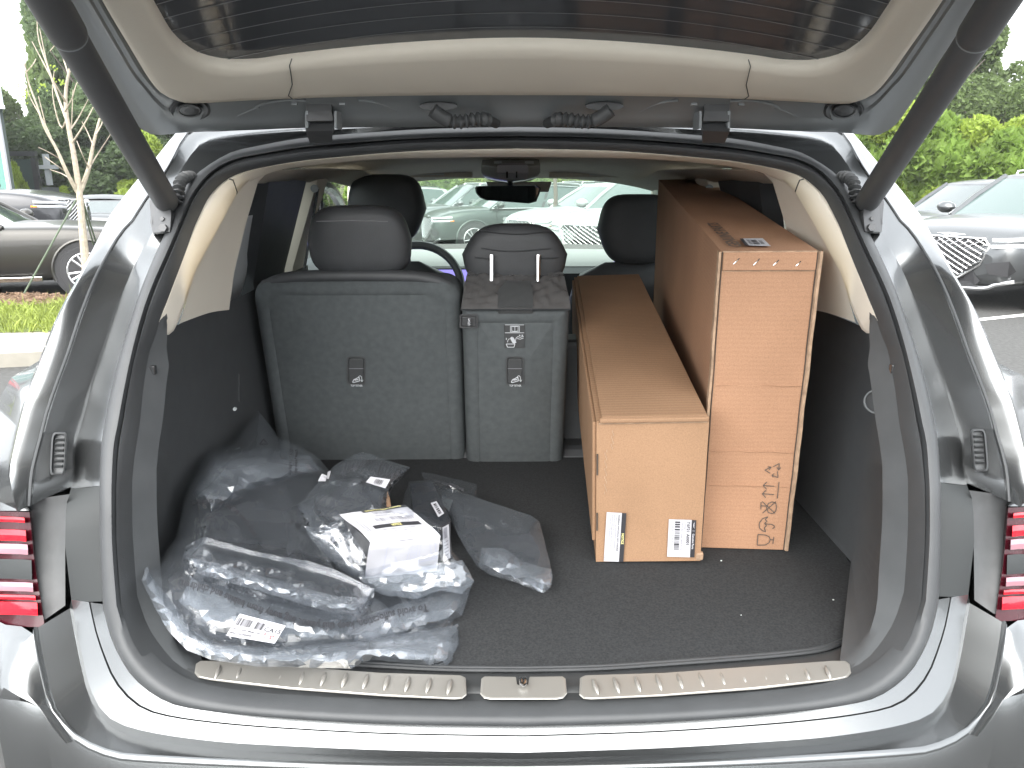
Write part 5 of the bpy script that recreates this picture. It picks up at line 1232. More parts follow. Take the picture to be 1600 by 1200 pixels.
# black carton with a small label
bc = thing('black_carton', 'small upright black carton with a narrow white label, right of the wrapped carton', 'box', pZ(672, 830, .80))
plE = plane3(pZ(665, 832, .84), pY(668, 758, 1.60))
e = [pPl(a, b, *plE) for a, b in ((640, 756), (675, 752), (704, 812), (690, 828), (650, 820))]
q = MB(); q.prism(e, plE[1] * -.07); q.build('carton_body', M['part_black'], bc); bevel(bc.children[0], .003) if bc.children else None
polyE = [(640,752),(676,750),(684,760),(706,815),(700,830),(664,826),(640,822),(622,800)]
Sheet(polyE, offs(plE, .004), .004, 14, .006, 18, 61, 4).build('clear_film', M['bag_thin'], bc)
def d6(ink):
    mb, f = ink('ink'); put_bars(mb, f, 3, 3, 21, 8, 14, True, 6)
sticker('part_label', bc, [(682, 783), (694, 802), (685, 808), (673, 786)], plE[0] + plE[1] * .014, plE[1], 24, 11, d6)
# flat clear bag on the right
fb = thing('flat_bag', 'flat empty clear bag lying on the carpet at the right end of the heap', 'plastic bag', pZ(790, 850, ZF))
plF = plane3(pZ(850, 922, .796), pY(720, 768, 1.63))
polyF = [(685,763),(704,764),(728,771),(768,786),(800,796),(830,806),(843,815),(850,842),(860,880),(864,902),(860,918),(848,926),(832,920),(800,908),(765,898),(745,884),(726,856),(708,822),(697,795)]
Fs = Sheet(polyF, plF, .010, 40, .006, 9, 71, 5); Fs.build('clear_film', M['bag'], fb)
Sheet([(x * .985 + 12, y * .985 + 11) for x, y in polyF], offs(plF, -.008), .0, 30, .006, 8, 72, 8).build('film_back', M['bag_thin'], fb)
Sheet([(752,856),(790,858),(820,878),(862,890),(864,904),(858,920),(846,926),(800,908),(765,898),(748,886)], offs(plF, .006), .012, 14, .011, 16, 73, 8).build('film_fold', M['bag_hem'], fb)
Sheet([(658,738),(680,741),(720,750),(745,757),(745,776),(720,772),(690,766),(668,760)], offs(plF, .02), .006, 14, .006, 10, 74, 5).build('film_flap', M['bag_thin'], fb)
q = MB(); Fs.text(q, 'do not use this bag', [(668,749),(724,766)], 5, lift=.026); q.build('warning_print', M['film_print'], fb)
q = MB(); q.prism([Fs.at(*p, .004) for p in ((690, 775), (707, 783), (702, 800), (692, 790))], Fs.N * .002); q.build('folded_corner', M['bag'], fb)
# ================================================================ the car park beyond
def gz(y): return -.030 * max(0, y - 13) if y < 40 else -.81
M['asphalt'] = mat('asphalt', (.066, .066, .064), .9, vary=.30, vscale=28, bump=1.0, bscale=160, bdet=8, spec=.25)
M['concrete'] = mat('concrete', (.235, .222, .19), .85, vary=.10, vscale=9, bump=.4, bscale=120)
M['mulch'] = mat('pine_straw', (.20, .135, .09), .95, vary=.5, vscale=60, bump=1.2, bscale=90)
M['soil'] = mat('grass_base', (.10, .13, .025), .95, vary=.4, vscale=18, bump=.8, bscale=60)
M['grass'] = mat('grass_blade', (.19, .235, .04), .7, vary=.35, vscale=3)
M['line_paint'] = mat('line_paint', (.72, .72, .68), .8, vary=.12, vscale=30)
q = MB(); ys = [-30, -12, -4, 0, 3, 6, 9, 11, 13, 15, 17, 20, 24, 28, 34, 40, 60, 120, 320]; xs_ = [-320, -80, -40, -24, -16, -12, -9, -6, -3, 0, 3, 6, 9, 12, 16, 24, 40, 80, 320]
q.loft([[Vector((x, y, gz(y))) for x in xs_] for y in ys]); g = q.build('ground', M['asphalt'], None, True); tag(g, 'grey asphalt of the car park', kind='structure')
# planted island on the left: kerb / footway, grass, mulch
def gp(px, py, z=0.): return pZ(px, py, z)
q = MB(); isl = [Vector((-14, 5.6, 0)), Vector((-5.2, 6.15, 0)), Vector((-3.2, 6.6, 0)), Vector((-2.7, 7.0, 0)), Vector((-2.6, 9.2, 0)), Vector((-14, 9.9, 0))]
top = [p + Vector((0, 0, .12)) for p in isl]; q.loft([isl, top], closed=True, flip=False); q.cap(top)
pv = q.build('pavement', M['concrete'], None); tag(pv, 'pale concrete footway and kerb round the planted strip', kind='structure'); bevel(pv, .02)
q = MB(); lawn_o = [Vector((-14, 6.75, .124)), Vector((-5.0, 7.25, .124)), Vector((-3.2, 7.5, .124)), Vector((-2.9, 8.0, .124)), Vector((-2.9, 9.0, .124)), Vector((-14, 9.75, .124))]
q.cap([p + Vector((0, 0, .0)) for p in lawn_o]); lw = q.build('lawn', M['soil'], None); tag(lw, 'strip of bright green grass beside the footway', kind='structure')
q = MB(); q.cap([Vector((-6.05 + .95 * math.cos(t) * (1 + .1 * math.sin(3 * t)), 9.12 + .42 * math.sin(t) * (1 + .12 * math.cos(2 * t)), .150)) for t in [i * 2 * math.pi / 30 for i in range(30)]])
md = q.build('mulch_bed', M['mulch'], None); tag(md, 'reddish pine straw under the bare sapling', kind='structure')
rg = random.Random(11); q = MB()
for i in range(17000):
    x = rg.uniform(-10.5, -2.9); y = rg.uniform(6.9, 9.5) ; yl = 6.75 + (x + 14) * .055 if x < -5 else 7.25
    if y < yl + .02: continue
    if ((x + 6.05) / .95) ** 2 + ((y - 9.12) / .4) ** 2 < 1: continue
    h = rg.uniform(.05, .13) * (1.7 if rg.random() < .06 else 1); a = rg.uniform(0, 6.28); lx, ly = rg.gauss(0, .05), rg.gauss(0, .05); c, s = math.cos(a) * .006, math.sin(a) * .006
    q.add([(x - c, y - s, .12), (x + c, y + s, .12), (x + lx * .5 + c * .6, y + ly * .5 + s * .6, .12 + h * .65), (x + lx, y + ly, .12 + h)], [(0, 1, 2), (0, 2, 3)])
gr = q.build('grass', M['grass'], None); tag(gr, 'long bright green grass blades on the planted strip', 'grass', kind='stuff')
q = MB()
for i in range(1500):
    t, r_ = rg.uniform(0, 6.28), rg.random() ** .5; x, y = -6.05 + .9 * r_ * math.cos(t), 9.12 + .4 * r_ * math.sin(t); a = rg.uniform(0, 6.28); l = rg.uniform(.04, .10); z = .155 + rg.random() * .04
    dx, dy = math.cos(a) * l, math.sin(a) * l; q.add([(x, y, z), (x + dx, y + dy, z + rg.uniform(-.01, .03)), (x + dx - dy * .05, y + dy + dx * .05, z)], [(0, 1, 2)])
o = q.build('pine_straw', M['mulch'], None); tag(o, 'loose reddish pine needles round the sapling', 'mulch', kind='stuff')
# bay lines
def stripe(a, b, wd=.11):
    a, b = Vector(a), Vector(b); d = (b - a).normalized(); n = Vector((-d.y, d.x, 0)) * wd / 2; q = MB()
    k = 8; pts = [a.lerp(b, i / k) for i in range(k + 1)]
    q.loft([[Vector((p.x, p.y, gz(p.y) + .004)) + n for p in pts], [Vector((p.x, p.y, gz(p.y) + .004)) - n for p in pts]], flip=True); o = q.build('bay_line', M['line_paint'], None); tag(o, 'white bay line painted on the asphalt', kind='structure')
stripe(gp(1500, 503), gp(1720, 480)); stripe((8.6, 9.2, 0), (12.6, 12.8, 0)); stripe((4.2, 12.2, 0), (7.5, 16.0, 0)); stripe((-9, 12.4, 0), (-4, 14.2, 0))
for k in range(4): stripe((-3.5 + 2.8 * k, 19.2, 0), (-1.2 + 2.8 * k, 24, 0))

# ---------------------------------------------------------------- parked cars
M['tyre'] = mat('tyre', (.03, .03, .032), .8, bump=.3, bscale=200)
M['car_glass'] = mat('car_glass', (.05, .065, .065), .05, coat=.6, spec=.6)
M['pale_glass'] = mat('pale_windscreen', (.07, .10, .095), .08, coat=.2, spec=.5)
M['alloy'] = mat('alloy', (.55, .55, .56), .3, .9)
M['lamp_white'] = mat('headlamp', (.62, .64, .66), .15, .3, .8)
M['amber'] = mat('amber_lens', (.8, .25, .03), .2, coat=.8)
M['dark_intake'] = mat('dark_intake', (.02, .02, .022), .5)
def paint(name, c, metal=.6, rough=.3): return mat(name, c, rough, metal, .4)
P_SILVER, P_WHITE = paint('pale_silver_paint', (.115, .12, .123), .8), paint('white_car_paint', (.33, .35, .35), .0, .35)
P_BROWN, P_GREEN = paint('bronze_grey_paint', (.045, .043, .039)), paint('dark_green_paint', (.05, .068, .062), .5)
P_BLACK, P_GREY = paint('black_car_paint', (.035, .036, .04), .3, .2), paint('mid_grey_paint', (.15, .165, .17))
P_DKGREY = paint('dark_grey_paint', (.085, .09, .095))
def make_car(label, pt, loc, head, kind='suv', Lc=4.75, W=1.92, Ht=1.66, name='parked_car', group='cars parked in the car park', grille='mesh', glass_m=None, detail=2, rear=False):
    """built with its nose towards +x and its wheels on z = 0, then set down"""
    root = thing(name, label, 'car', (0, 0, 0), 0, group); gm = glass_m or M['car_glass']
    sedan = kind == 'sedan'; pick = kind == 'pickup'
    hl = Lc / 2; hw = W / 2
    hood = {'suv': 1.06, 'sedan': .92, 'pickup': 1.38}[kind]; belt = {'suv': 1.08, 'sedan': .95, 'pickup': 1.40}[kind]; low = {'suv': .30, 'sedan': .20, 'pickup': .42}[kind]
    deck = {'suv': 1.10, 'sedan': 1.02, 'pickup': 1.30}[kind]
    wr = {'suv': .37, 'sedan': .345, 'pickup': .42}[kind]
    # stations: x, half width, top height, bottom, belly
    st = [(hl, .60, hood - .36, low + .12), (hl - .03, .76, hood - .24, low), (hl - .16, .86, hood - .12, low), (hl - .45, .945, hood - .035, low), (hl - .95, .985, hood + .02, low), (hl - 1.45, .99, belt, low), (0.1, 1.0, belt, low), (-.9, 1.0, belt + .02, low), (-hl + .9, .99, deck, low), (-hl + .35, .95, deck, low), (-hl + .10, .88, deck - .05, low), (-hl + .02, .80, deck - .22, low + .04), (-hl, .66, deck - .36, low + .14)]
    rows = []
    for x, wk, zt, zb in st:
        w2 = hw * wk; zm = zb + (zt - zb) * .52
        h_ = [(0, zb), (w2 * .86, zb), (w2 * .97, zb + .08), (w2 * 1.0, zm), (w2 * .985, zt - (zt - zb) * .16), (w2 * .93, zt - .03), (w2 * .80, zt), (w2 * .4, zt + .022), (0, zt + .03)]
        rows.append([Vector((x, a, z)) for a, z in h_] + [Vector((x, -a, z)) for a, z in reversed(h_[1:-1])])
    q = MB(); q.loft(rows, closed=True, flip=True); q.cap(rows[0]); q.cap(rows[-1], True)
    body = q.build('body', pt, root, True, 60); subsurf(body, 2 if detail > 1 else 1)
    # glasshouse
    x1, x2, x3, x4 = {'suv': (hl - 1.35, hl - 2.15, -hl + .75, -hl + .22), 'sedan': (hl - 1.85, hl - 2.65, -hl + 1.45, -hl + .70), 'pickup': (hl - 1.75, hl - 2.45, -.55, -.75)}[kind]
    wb, wt = hw * .93, hw * .68
    bz = belt - .02
    def gh(x, t): return None
    K = 10; base = [(x1 + (x4 - x1) * i / K) for i in range(K + 1)]; topx = [(x2 + (x3 - x2) * i / K) for i in range(K + 1)]
    crown = lambda i: Ht - .055 * (2 * i / K - .9) ** 2 - (.10 * max(0, i / K - .6) if sedan else 0.02 * max(0, i / K - .6))
    def ring_(t, ins=0.):
        r = []
        f = [Vector((x1 + (x2 - x1) * t + .10 * (1 - u * u) * 1, u * (wb + (wt - wb) * t - ins), bz + (crown(0) - bz) * t)) for u in (-.92, -.5, 0, .5, .92)]
        rt = [Vector((base[i] + (topx[i] - base[i]) * t, wb + (wt - wb) * (t ** 1.25) - ins, bz + (crown(i) - bz) * t)) for i in range(0, K + 1)]
        b = [Vector((x4 + (x3 - x4) * t - .05 * (1 - u * u), u * (wb + (wt - wb) * t - ins), bz + (crown(K) - bz) * t)) for u in (.92, .5, 0, -.5, -.92)]
        lf = [Vector((p.x, -p.y, p.z)) for p in reversed(rt)]
        return f + rt + b + lf
    rings = [ring_(t) for t in (0, .35, .7, .96)]
    q = MB(); q.loft(rings, closed=True); gl = q.build('windows', gm, root, True, 40)
    q = MB(); rt = [ring_(t)[0:] for t in (.94, 1.0)]; top = ring_(1.0); c = sum(top, Vector()) / len(top)
    q.loft([ring_(.93, -.006), ring_(1.0, -.0)], closed=True); 
    rr_ = []
    for i in range(K + 1):
        wv = wt; rr_.append([Vector((topx[i], u * wv, crown(i) + .045 * (1 - abs(u) ** 2.2))) for u in (-1, -.8, -.4, 0, .4, .8, 1)])
    q.loft(rr_, flip=True)
    q.loft([[Vector((x2 + .10 * (1 - u * u), u * wt, crown(0))) for u in (-1, -.8, -.4, 0, .4, .8, 1)], rr_[0]], flip=False)
    q.build('roof', pt, root, True, 50)
    for sy in (-1, 1):
        def sp(i, t, o=.004): return Vector((base[i] + (topx[i] - base[i]) * t, sy * (wb + (wt - wb) * (t ** 1.25) + o), bz + (crown(i) - bz) * t))
        q = MB(); q.tube([Vector((x1 + .0, sy * wb * .96, bz - .01)), Vector((x1 + (x2 - x1) * .5 + .02, sy * (wb + wt) / 2, bz + (crown(0) - bz) * .5)), Vector((x2, sy * wt, crown(0)))], [.04, .036, .036], 8); q.build('front_pillar', pt, root, True)
        q = MB(); q.loft([[sp(K, t, .006) + Vector((.02, 0, 0)) for t in (0, .3, .6, 1)], [sp(K - (1 if not sedan else 2), t, .006) for t in (0, .3, .6, 1)]], flip=sy > 0); q.build('rear_pillar', pt, root, True)
        for i in (4, ) if not pick else (): 
            q = MB(); q.loft([[sp(i, t, .005) for t in (0, .5, .96)], [sp(i, t, .005) + Vector((-.07, 0, 0)) for t in (0, .5, .96)]], flip=sy > 0); q.build('centre_pillar', M['gloss_black'], root, True)
        if detail > 1 or kind == 'sedan':
            lo = [sp(i, 0.02, .010) for i in range(0, K)]; hi_ = [sp(i, .93, .012) for i in range(K - (2 if sedan else 1), -1, -1)]
            q = MB(); q.tube(cr(lo, 24) + cr([lo[-1], (lo[-1] + hi_[0]) / 2, hi_[0]], 6)[1:] + cr(hi_, 24)[1:] + cr([hi_[-1], (hi_[-1] + lo[0]) / 2, lo[0]], 6)[1:], .014, 6); q.build('window_trim', M['chrome'], root, True)
        # mirror
        q = MB(); c = Vector((x1 - .18, sy * (hw + .10), bz + .10)); rows_ = []
        for i in range(9):
            a = math.pi * i / 8; rows_.append([c + Vector((.10 * math.cos(a), .13 * math.sin(a) * math.cos(b), .085 * math.sin(a) * math.sin(b))) for b in [k * math.pi / 5 for k in range(10)]])
        q.loft(rows_, closed=True); q.tube([c, c + Vector((0, -sy * .16, -.06))], .025, 6); q.build('wing_mirror', pt if detail > 1 or kind == 'sedan' else M['gloss_black'], root, True)
        # wheels
        for xw in (hl - .90, -hl + .98):
            q = MB(); q.disc((xw, sy * (hw - .085), wr + .01), (0, 1, 0), wr + .06, .20, 28); ar = q.build('wheel_arch', M['dark_intake'], root, True, 40)
            q = MB(); q.tube([Vector((xw + (wr + .065) * math.cos(a), sy * (hw + .012), wr + .01 + (wr + .065) * math.sin(a))) for a in [math.pi * (-.10 + 1.2 * k / 20) for k in range(21)]], .022, 6); q.build('arch_lip', pt, ar, True)
            prof = [(-.12, wr * .62), (-.12, wr * .93), (-.09, wr), (.09, wr), (.115, wr * .95), (.115, wr * .72), (.10, wr * .70)]
            q = MB(); q.loft([[Vector((xw + r_ * math.cos(a), sy * (hw - .095 + d), wr + r_ * math.sin(a))) for d, r_ in prof] for a in [2 * math.pi * k / 28 for k in range(29)]], flip=sy < 0); wo_ = q.build('wheel', M['tyre'], root, True, 40)
            q = MB(); q.disc((xw, sy * (hw - .03), wr), (0, 1, 0), wr * .72, .02, 24); q.build('rim_well', M['dark_intake'], wo_, True, 40)
            q = MB(); q.tube([Vector((xw + wr * .70 * math.cos(a), sy * (hw + .012), wr + wr * .70 * math.sin(a))) for a in [2 * math.pi * k / 24 for k in range(25)]], .014, 6, False)
            for k in range(10):
                a = 2 * math.pi * k / 10 + (.12 if k % 2 else -.12); ca, sa = math.cos(a), math.sin(a); q.tube([Vector((xw + .05 * ca, sy * (hw - .0), wr + .05 * sa)), Vector((xw + wr * .69 * ca, sy * (hw + .012), wr + wr * .69 * sa))], [.022, .016], 6)
            q.disc((xw, sy * (hw + .0), wr), (0, 1, 0), .055, .03, 12); q.build('rim', M['alloy'], wo_, True, 40)
        # door shut lines, handles and sill
        if detail > 1:
            for i_, xx in enumerate((x1 - .12, x1 - 1.15, x1 - 2.15)):
                q = MB(); q.tube(cr([Vector((xx, sy * hw * .955, belt - .04)), Vector((xx, sy * hw * 1.003, belt - .22)), Vector((xx, sy * hw * 1.006, low + .35)), Vector((xx, sy * hw * .99, low + .10))], 10), .005, 5); q.build('door_gap', M['dark_intake'], root, True)
            for xx in (x1 - 1.0, x1 - 2.0):
                q = MB(); q.box((xx, sy * (hw * .998 + .012), belt - .20), (.10, .014, .016)); bevel(q.build('door_handle', M['chrome'] if not pick else M['gloss_black'], root), .006)
            q = MB(); q.box((0, sy * hw * .985, low + .06), (hl - 1.45, .012, .035)); bevel(q.build('sill_trim', M['chrome'] if kind == 'sedan' else M['black_plastic'], root), .01)
        # lamps
        zl = hood - .20
        for k in range(2):
            q = MB(); z0 = zl - .075 * k
            pts = [Vector((hl - .02, sy * hw * .55, z0 - .01)), Vector((hl - .07, sy * hw * .70, z0)), Vector((hl - .18, sy * hw * .86, z0 + .01)), Vector((hl - .42, sy * hw * .955, z0 + .02))]
            q.loft([[p + Vector((.035, sy * .012, .022)) for p in pts], [p + Vector((.045, sy * .016, 0)) for p in pts], [p + Vector((.035, sy * .012, -.022)) for p in pts]], flip=sy < 0); hd = q.build('headlight', M['lamp_white'], root, True, 40)
            if k == 1 and detail > 1:
                q = MB(); q.box(pts[3] + Vector((.05, sy * .018, 0)), (.05, .012, .014)); q.build('side_marker', M['amber'], hd)
        q = MB(); zt_ = deck - .22
        q.loft([[Vector((-hl - .03, sy * hw * .52, zt_ + dz)), Vector((-hl - .005, sy * hw * .80, zt_ + dz)), Vector((-hl + .12, sy * hw * .935, zt_ + dz)), Vector((-hl + .36, sy * hw * .975, zt_ + dz + .02))] for dz in (.07, 0, -.07)], flip=sy > 0); q.build('tail_light', M['red_lens'], root, True, 40)
        if kind == 'suv':
            q = MB(); q.tube(cr([Vector((topx[1], sy * wt * .93, crown(1) + .0)), Vector((topx[1] - .1, sy * wt * .93, crown(1) + .055)), Vector((topx[8], sy * wt * .93, crown(8) + .055)), Vector((topx[9], sy * wt * .93, crown(9)))], 16), .014, 6); q.build('roof_rail', M['chrome'] if pt is not P_WHITE else M['gloss_black'], root, True)
    # nose: grille, emblem, intakes, plate
    gzc = hood - .40; xg = hl + .055
    shield = [(-.44, .20), (.44, .20), (.50, .12), (.43, -.10), (.22, -.27), (0, -.33), (-.22, -.27), (-.43, -.10), (-.50, .12)]
    if pick: shield = [(-.62, .24), (.62, .24), (.64, .0), (.60, -.26), (-.60, -.26), (-.64, 0)]
    nose = lambda y, z, o=0.: Vector((xg - .22 * (y / .62) ** 2 * (.6) - .05 * max(0, z - .05) * 4 * .35 + o - (.06 * max(0, -.1 - z)), y, gzc + z))
    q = MB(); ctr = nose(0, 0, .004)
    q.v = [nose(0, 0, -.03)] + [nose(y, z, -.004) for y, z in shield]; q.f = [(0, i + 1, (i + 1) % len(shield) + 1) for i in range(len(shield))]; q.f = [f[::-1] for f in q.f]
    gro = q.build('grille', M['dark_intake'], root)
    q = MB(); q.tube([nose(y, z, .012) for y, z in shield + shield[:1]], .016, 6, False); q.build('grille_surround', M['chrome'] if not pick else M['gloss_black'], gro, True)
    if detail > 1 or grille == 'mesh':
        q = MB()
        for k in range(-16, 17):
            for sg in (-1, 1):
                pts = []
                for i in range(25):
                    y = -.52 + 1.04 * i / 24; z = .062 * k + sg * y * .55 - .05
                    if inside(shield, y, z): pts.append(nose(y, z, .016))
                if len(pts) > 1: q.tube(pts, .0065, 4, False)
        ms = q.build('grille_mesh', M['chrome'], gro); tag(ms, kind='stuff')
    q = MB(); q.tube([Vector((hl - .02 - .06 * abs(y) * 2, y * .9, hood - .135 - .03)) for y in (-.20, -.1, 0, .1, .2)], [.004, .014, .022, .014, .004], 6); q.build('emblem', M['chrome'], root, True)
    for sy in (-1, 1):
        q = MB(); zz = low + .16
        P_ = [Vector((hl + .035, sy * .50, zz + .12)), Vector((hl - .045, sy * .74, zz + .16)), Vector((hl - .10, sy * .80, zz + .05)), Vector((hl - .05, sy * .74, zz - .02)), Vector((hl + .02, sy * .55, zz + .0))]
        q.cap(P_, sy < 0); q.cap(P_, sy > 0); q.build('air_intake', M['dark_intake'], root)
    q = MB(); P_ = [Vector((hl + .045 - .05 * abs(u) ** 2, u * .46, low + z)) for u, z in ((-1, .07), (-.8, .17), (0, .19), (.8, .17), (1, .07), (.9, .01), (0, -.01), (-.9, .01))]; q.cap(P_); q.cap([p - Vector((.001, 0, 0)) for p in P_], True); q.build('lower_intake', M['dark_intake'], root)
    q = MB(); q.tube(cr([Vector((hl + .0 - .10 * abs(u) ** 2, u * .80, low + z)) for u, z in ((-1, .09), (-.75, .03), (-.6, -.02), (0, -.035), (.6, -.02), (.75, .03), (1, .09))], 24), .024, 6); q.build('bumper_trim', M['alloy'] if not pick else M['alloy'], root, True)
    if rear:
        q = MB(); q.box((-hl - .035, 0, deck - .27), (.008, .16, .08)); q.build('number_plate', M['white'], root)
        q = MB(); q.box((-hl - .02, 0, low + .12), (.03, hw * .75, .05)); q.build('bumper_trim', M['black_plastic'], root)
    if pick:
        q = MB(); q.box((-hl + .95, 0, 1.1), (.85, hw * .93, .20)); bevel(q.build('cargo_bed', pt, root), .03)
        q = MB(); q.box((hl + .0, 0, low + .12), (.10, hw * .93, .10)); bevel(q.build('chrome_bumper', M['chrome'], root), .04, 3)
    root.location = loc; root.rotation_euler = (0, 0, head)
    return root
def car_at(label, pt, nose_px, Y, heading, dz=0., **k):
    """nose_px: column of the middle of the nose; Y: how far ahead it is; heading: direction of travel in degrees"""
    L_ = k.get('Lc', 4.75); x = pY(nose_px, 400, Y).x; h = R(heading)
    cx, cy = x - math.cos(h) * L_ / 2, Y - math.sin(h) * L_ / 2
    return make_car(label, pt, (cx, cy, gz(cy) + dz), h, **k)
# right-hand side
c1 = car_at('pale silver car with a wide mesh grille, nose towards the camera at the right edge', P_SILVER, 1478, 9.5, 208, kind='suv', Ht=1.63, Lc=4.7, glass_m=M['pale_glass'])
c2 = car_at('dark grey saloon with chrome window trim, standing behind the pale silver car', P_DKGREY, 1375, 13.6, 208, .06, kind='sedan', Ht=1.49, Lc=4.95)
# left-hand side
c3_ = car_at('bronze grey saloon with its front wheel beside the bare sapling', P_BROWN, 262, 11.6, 17, .0, kind='sedan', Ht=1.46, Lc=4.9)
c4 = car_at('black pickup truck with a tall bonnet, behind the bronze grey saloon', P_BLACK, 132, 15.4, 8, .0, name='pickup_truck', kind='pickup', Ht=1.95, Lc=5.6, W=2.05)
c4['category'] = 'pickup truck'
c5 = car_at('pale silver saloon seen from behind beside the sapling trunk', P_SILVER, 223, 23.6, 100, -.05, kind='sedan', Ht=1.42, Lc=4.7, rear=True, detail=1)
c6 = car_at('white estate car far off between the sapling and the raised strut', P_WHITE, 190, 28, 240, -.05, kind='suv', Ht=1.6, detail=1, glass_m=M['pale_glass'])
c7 = car_at('mid grey car far off, partly hidden by the silver car pillar', P_GREY, 240, 26, 240, .05, kind='suv', Ht=1.62, detail=1, glass_m=M['pale_glass'])
c8 = car_at('pale car roof far off just right of the sapling trunk', P_SILVER, 150, 33, 235, .1, kind='suv', Ht=1.62, detail=1, glass_m=M['pale_glass'])
# ahead, seen through the windscreen
c9 = car_at('dark green car facing left, seen through the windscreen beside the driver headrest', P_GREEN, 668, 19.0, 200, .0, kind='suv', Ht=1.62, glass_m=M['pale_glass'])
c10 = car_at('pale grey car with roof rails, behind the dark green car', P_GREY, 622, 22.5, 205, .05, kind='suv', Ht=1.66, detail=2, glass_m=M['pale_glass'])
c11 = car_at('white car with a long bonnet, seen above the middle headrest', P_WHITE, 812, 15.6, 212, .0, kind='suv', Ht=1.58, glass_m=M['pale_glass'])
c12 = car_at('white car with a dark mesh grille, beside the passenger headrest', P_WHITE, 915, 12.6, 232, .0, kind='suv', Ht=1.60, glass_m=M['pale_glass'])
c13 = car_at('grey car with dark side windows, seen to the right of the rear view mirror', P_GREY, 790, 24, 206, .1, kind='suv', Ht=1.7, detail=2)
c14 = car_at('white car roof at the left rim of the windscreen', P_WHITE, 520, 27, 205, .05, kind='suv', Ht=1.66, detail=1, glass_m=M['pale_glass'])
# ---------------------------------------------------------------- building on the left
bl = thing('glass_building', 'low building with green tinted glazing and a grey fascia at the left edge', 'building', (-20, 26, 0))
bx_ = pY(27, 300, 26).x; zt = pY(10, 128, 26).z; zf2 = pY(10, 165, 26).z
gb = glass('green_glazing', (.35, .55, .5), .18); gbm = mat('green_glass_panel', (.10, .22, .19), .12, coat=.1, spec=.35)
def fp4(z, g=0.): return [Vector((bx_ + g, 26 - g, z)), Vector((bx_ - 14, 26 - g, z)), Vector((bx_ - 22, 36, z)), Vector((bx_ - 7.0 + g, 36, z))]
q = MB(); q.prism(fp4(-.8, -.15), (0, 0, zt + .7)); q.build('wall', mat('shaded_interior', (.12, .15, .14), .9), bl)
q = MB(); q.prism(fp4(zf2, .05), (0, 0, zt - zf2)); bevel(q.build('fascia', mat('grey_fascia', (.33, .37, .40), .6), bl), .03)
q = MB(); q.prism(fp4(zt, .15), (0, 0, .1)); q.build('roof_edge', mat('grey_fascia_cap', (.40, .44, .47), .6), bl)
q = MB(); q.prism(fp4(zf2 - .1, .10), (0, 0, .098)); q.build('soffit_strip', M['pale_label'], bl)
for k in range(5):
    q = MB(); q.box((bx_ - .98 - 1.6 * k, 25.9, zf2 / 2 - .2), (.74, .02, zf2 / 2 + .1)); q.build('window_pane', gbm, bl)
    q = MB(); q.box((bx_ - .16 - 1.6 * k, 25.88, zf2 / 2 - .2), (.045, .06, zf2 / 2 + .1)); q.build('window_frame', M['white'] if k == 0 else M['alloy'], bl)
# dark glazed entrance screen beside it
es = thing('entrance_screen', 'dark glazed screen with black posts between the building and the sapling', 'screen', (-17, 30, 0))
q = MB(); xa, xb = pY(22, 300, 30).x, pY(62, 300, 30).x; zs = pY(40, 240, 30).z
q.box(((xa + xb) / 2, 30, zs / 2 - .3), ((xb - xa) / 2, .03, zs / 2 + .1)); q.build('window_pane', mat('dark_green_glass', (.035, .055, .05), .1, coat=.8), es)
for xx in (xa, xb): 
    q = MB(); q.box((xx, 29.97, zs / 2 - .3), (.09, .09, zs / 2 + .15)); q.build('post', M['gloss_black'], es)
q = MB(); q.box(((xa + xb) / 2, 29.97, zs), ((xb - xa) / 2 + .1, .09, .09)); q.build('beam', M['gloss_black'], es)
px_ = pY(74, 262, 29.5); gt = thing('lamp_post', 'short dark bracket lamp on a pale plinth beside the dark screen', 'lamp', (px_.x, 29.5, 0))
q = MB(); q.box((px_.x, 29.5, pY(74, 265, 29.5).z), (.08, .08, .55)); q.build('post', M['dark_metal'], gt); q = MB(); q.box((px_.x + .05, 29.5, pY(74, 261, 29.5).z), (.28, .14, .07)); q.build('lamp_head', M['dark_metal'], gt); q = MB(); q.box((px_.x, 29.5, pY(74, 295, 29.5).z / 2 - .1), (.20, .20, .75)); q.build('plinth', P_GREY, gt)

# ---------------------------------------------------------------- trees
def leafmat(name, c, v=.45):
    m = mat(name, c, .6, vary=v, vscale=.9, spec=.3); nt = m.node_tree; b = nt.nodes['Principled BSDF']
    tl = nt.nodes.new('ShaderNodeBsdfTranslucent'); mxs = nt.nodes.new('ShaderNodeMixShader'); mxs.inputs[0].default_value = .45
    for l in list(nt.links):
        if l.to_socket == b.inputs['Base Color']: nt.links.new(l.from_socket, tl.inputs[0])
    nt.links.new(b.outputs[0], mxs.inputs[1]); nt.links.new(tl.outputs[0], mxs.inputs[2]); nt.links.new(mxs.outputs[0], nt.nodes['Material Output'].inputs[0]); return m
M['leaf_dark'] = leafmat('dark_leaves', (.085, .125, .055)); M['leaf_mid'] = leafmat('mid_leaves', (.12, .17, .06)); M['leaf_light'] = leafmat('light_leaves', (.15, .23, .045)); M['leaf_yellow'] = leafmat('yellow_green_leaves', (.24, .32, .05))
M['bark'] = mat('grey_bark', (.13, .11, .09), .9, vary=.3, vscale=14, bump=.8, bscale=40); M['pale_bark'] = mat('pale_bark', (.33, .285, .225), .8, vary=.25, vscale=24, bump=.4, bscale=80)
_crowns = {}
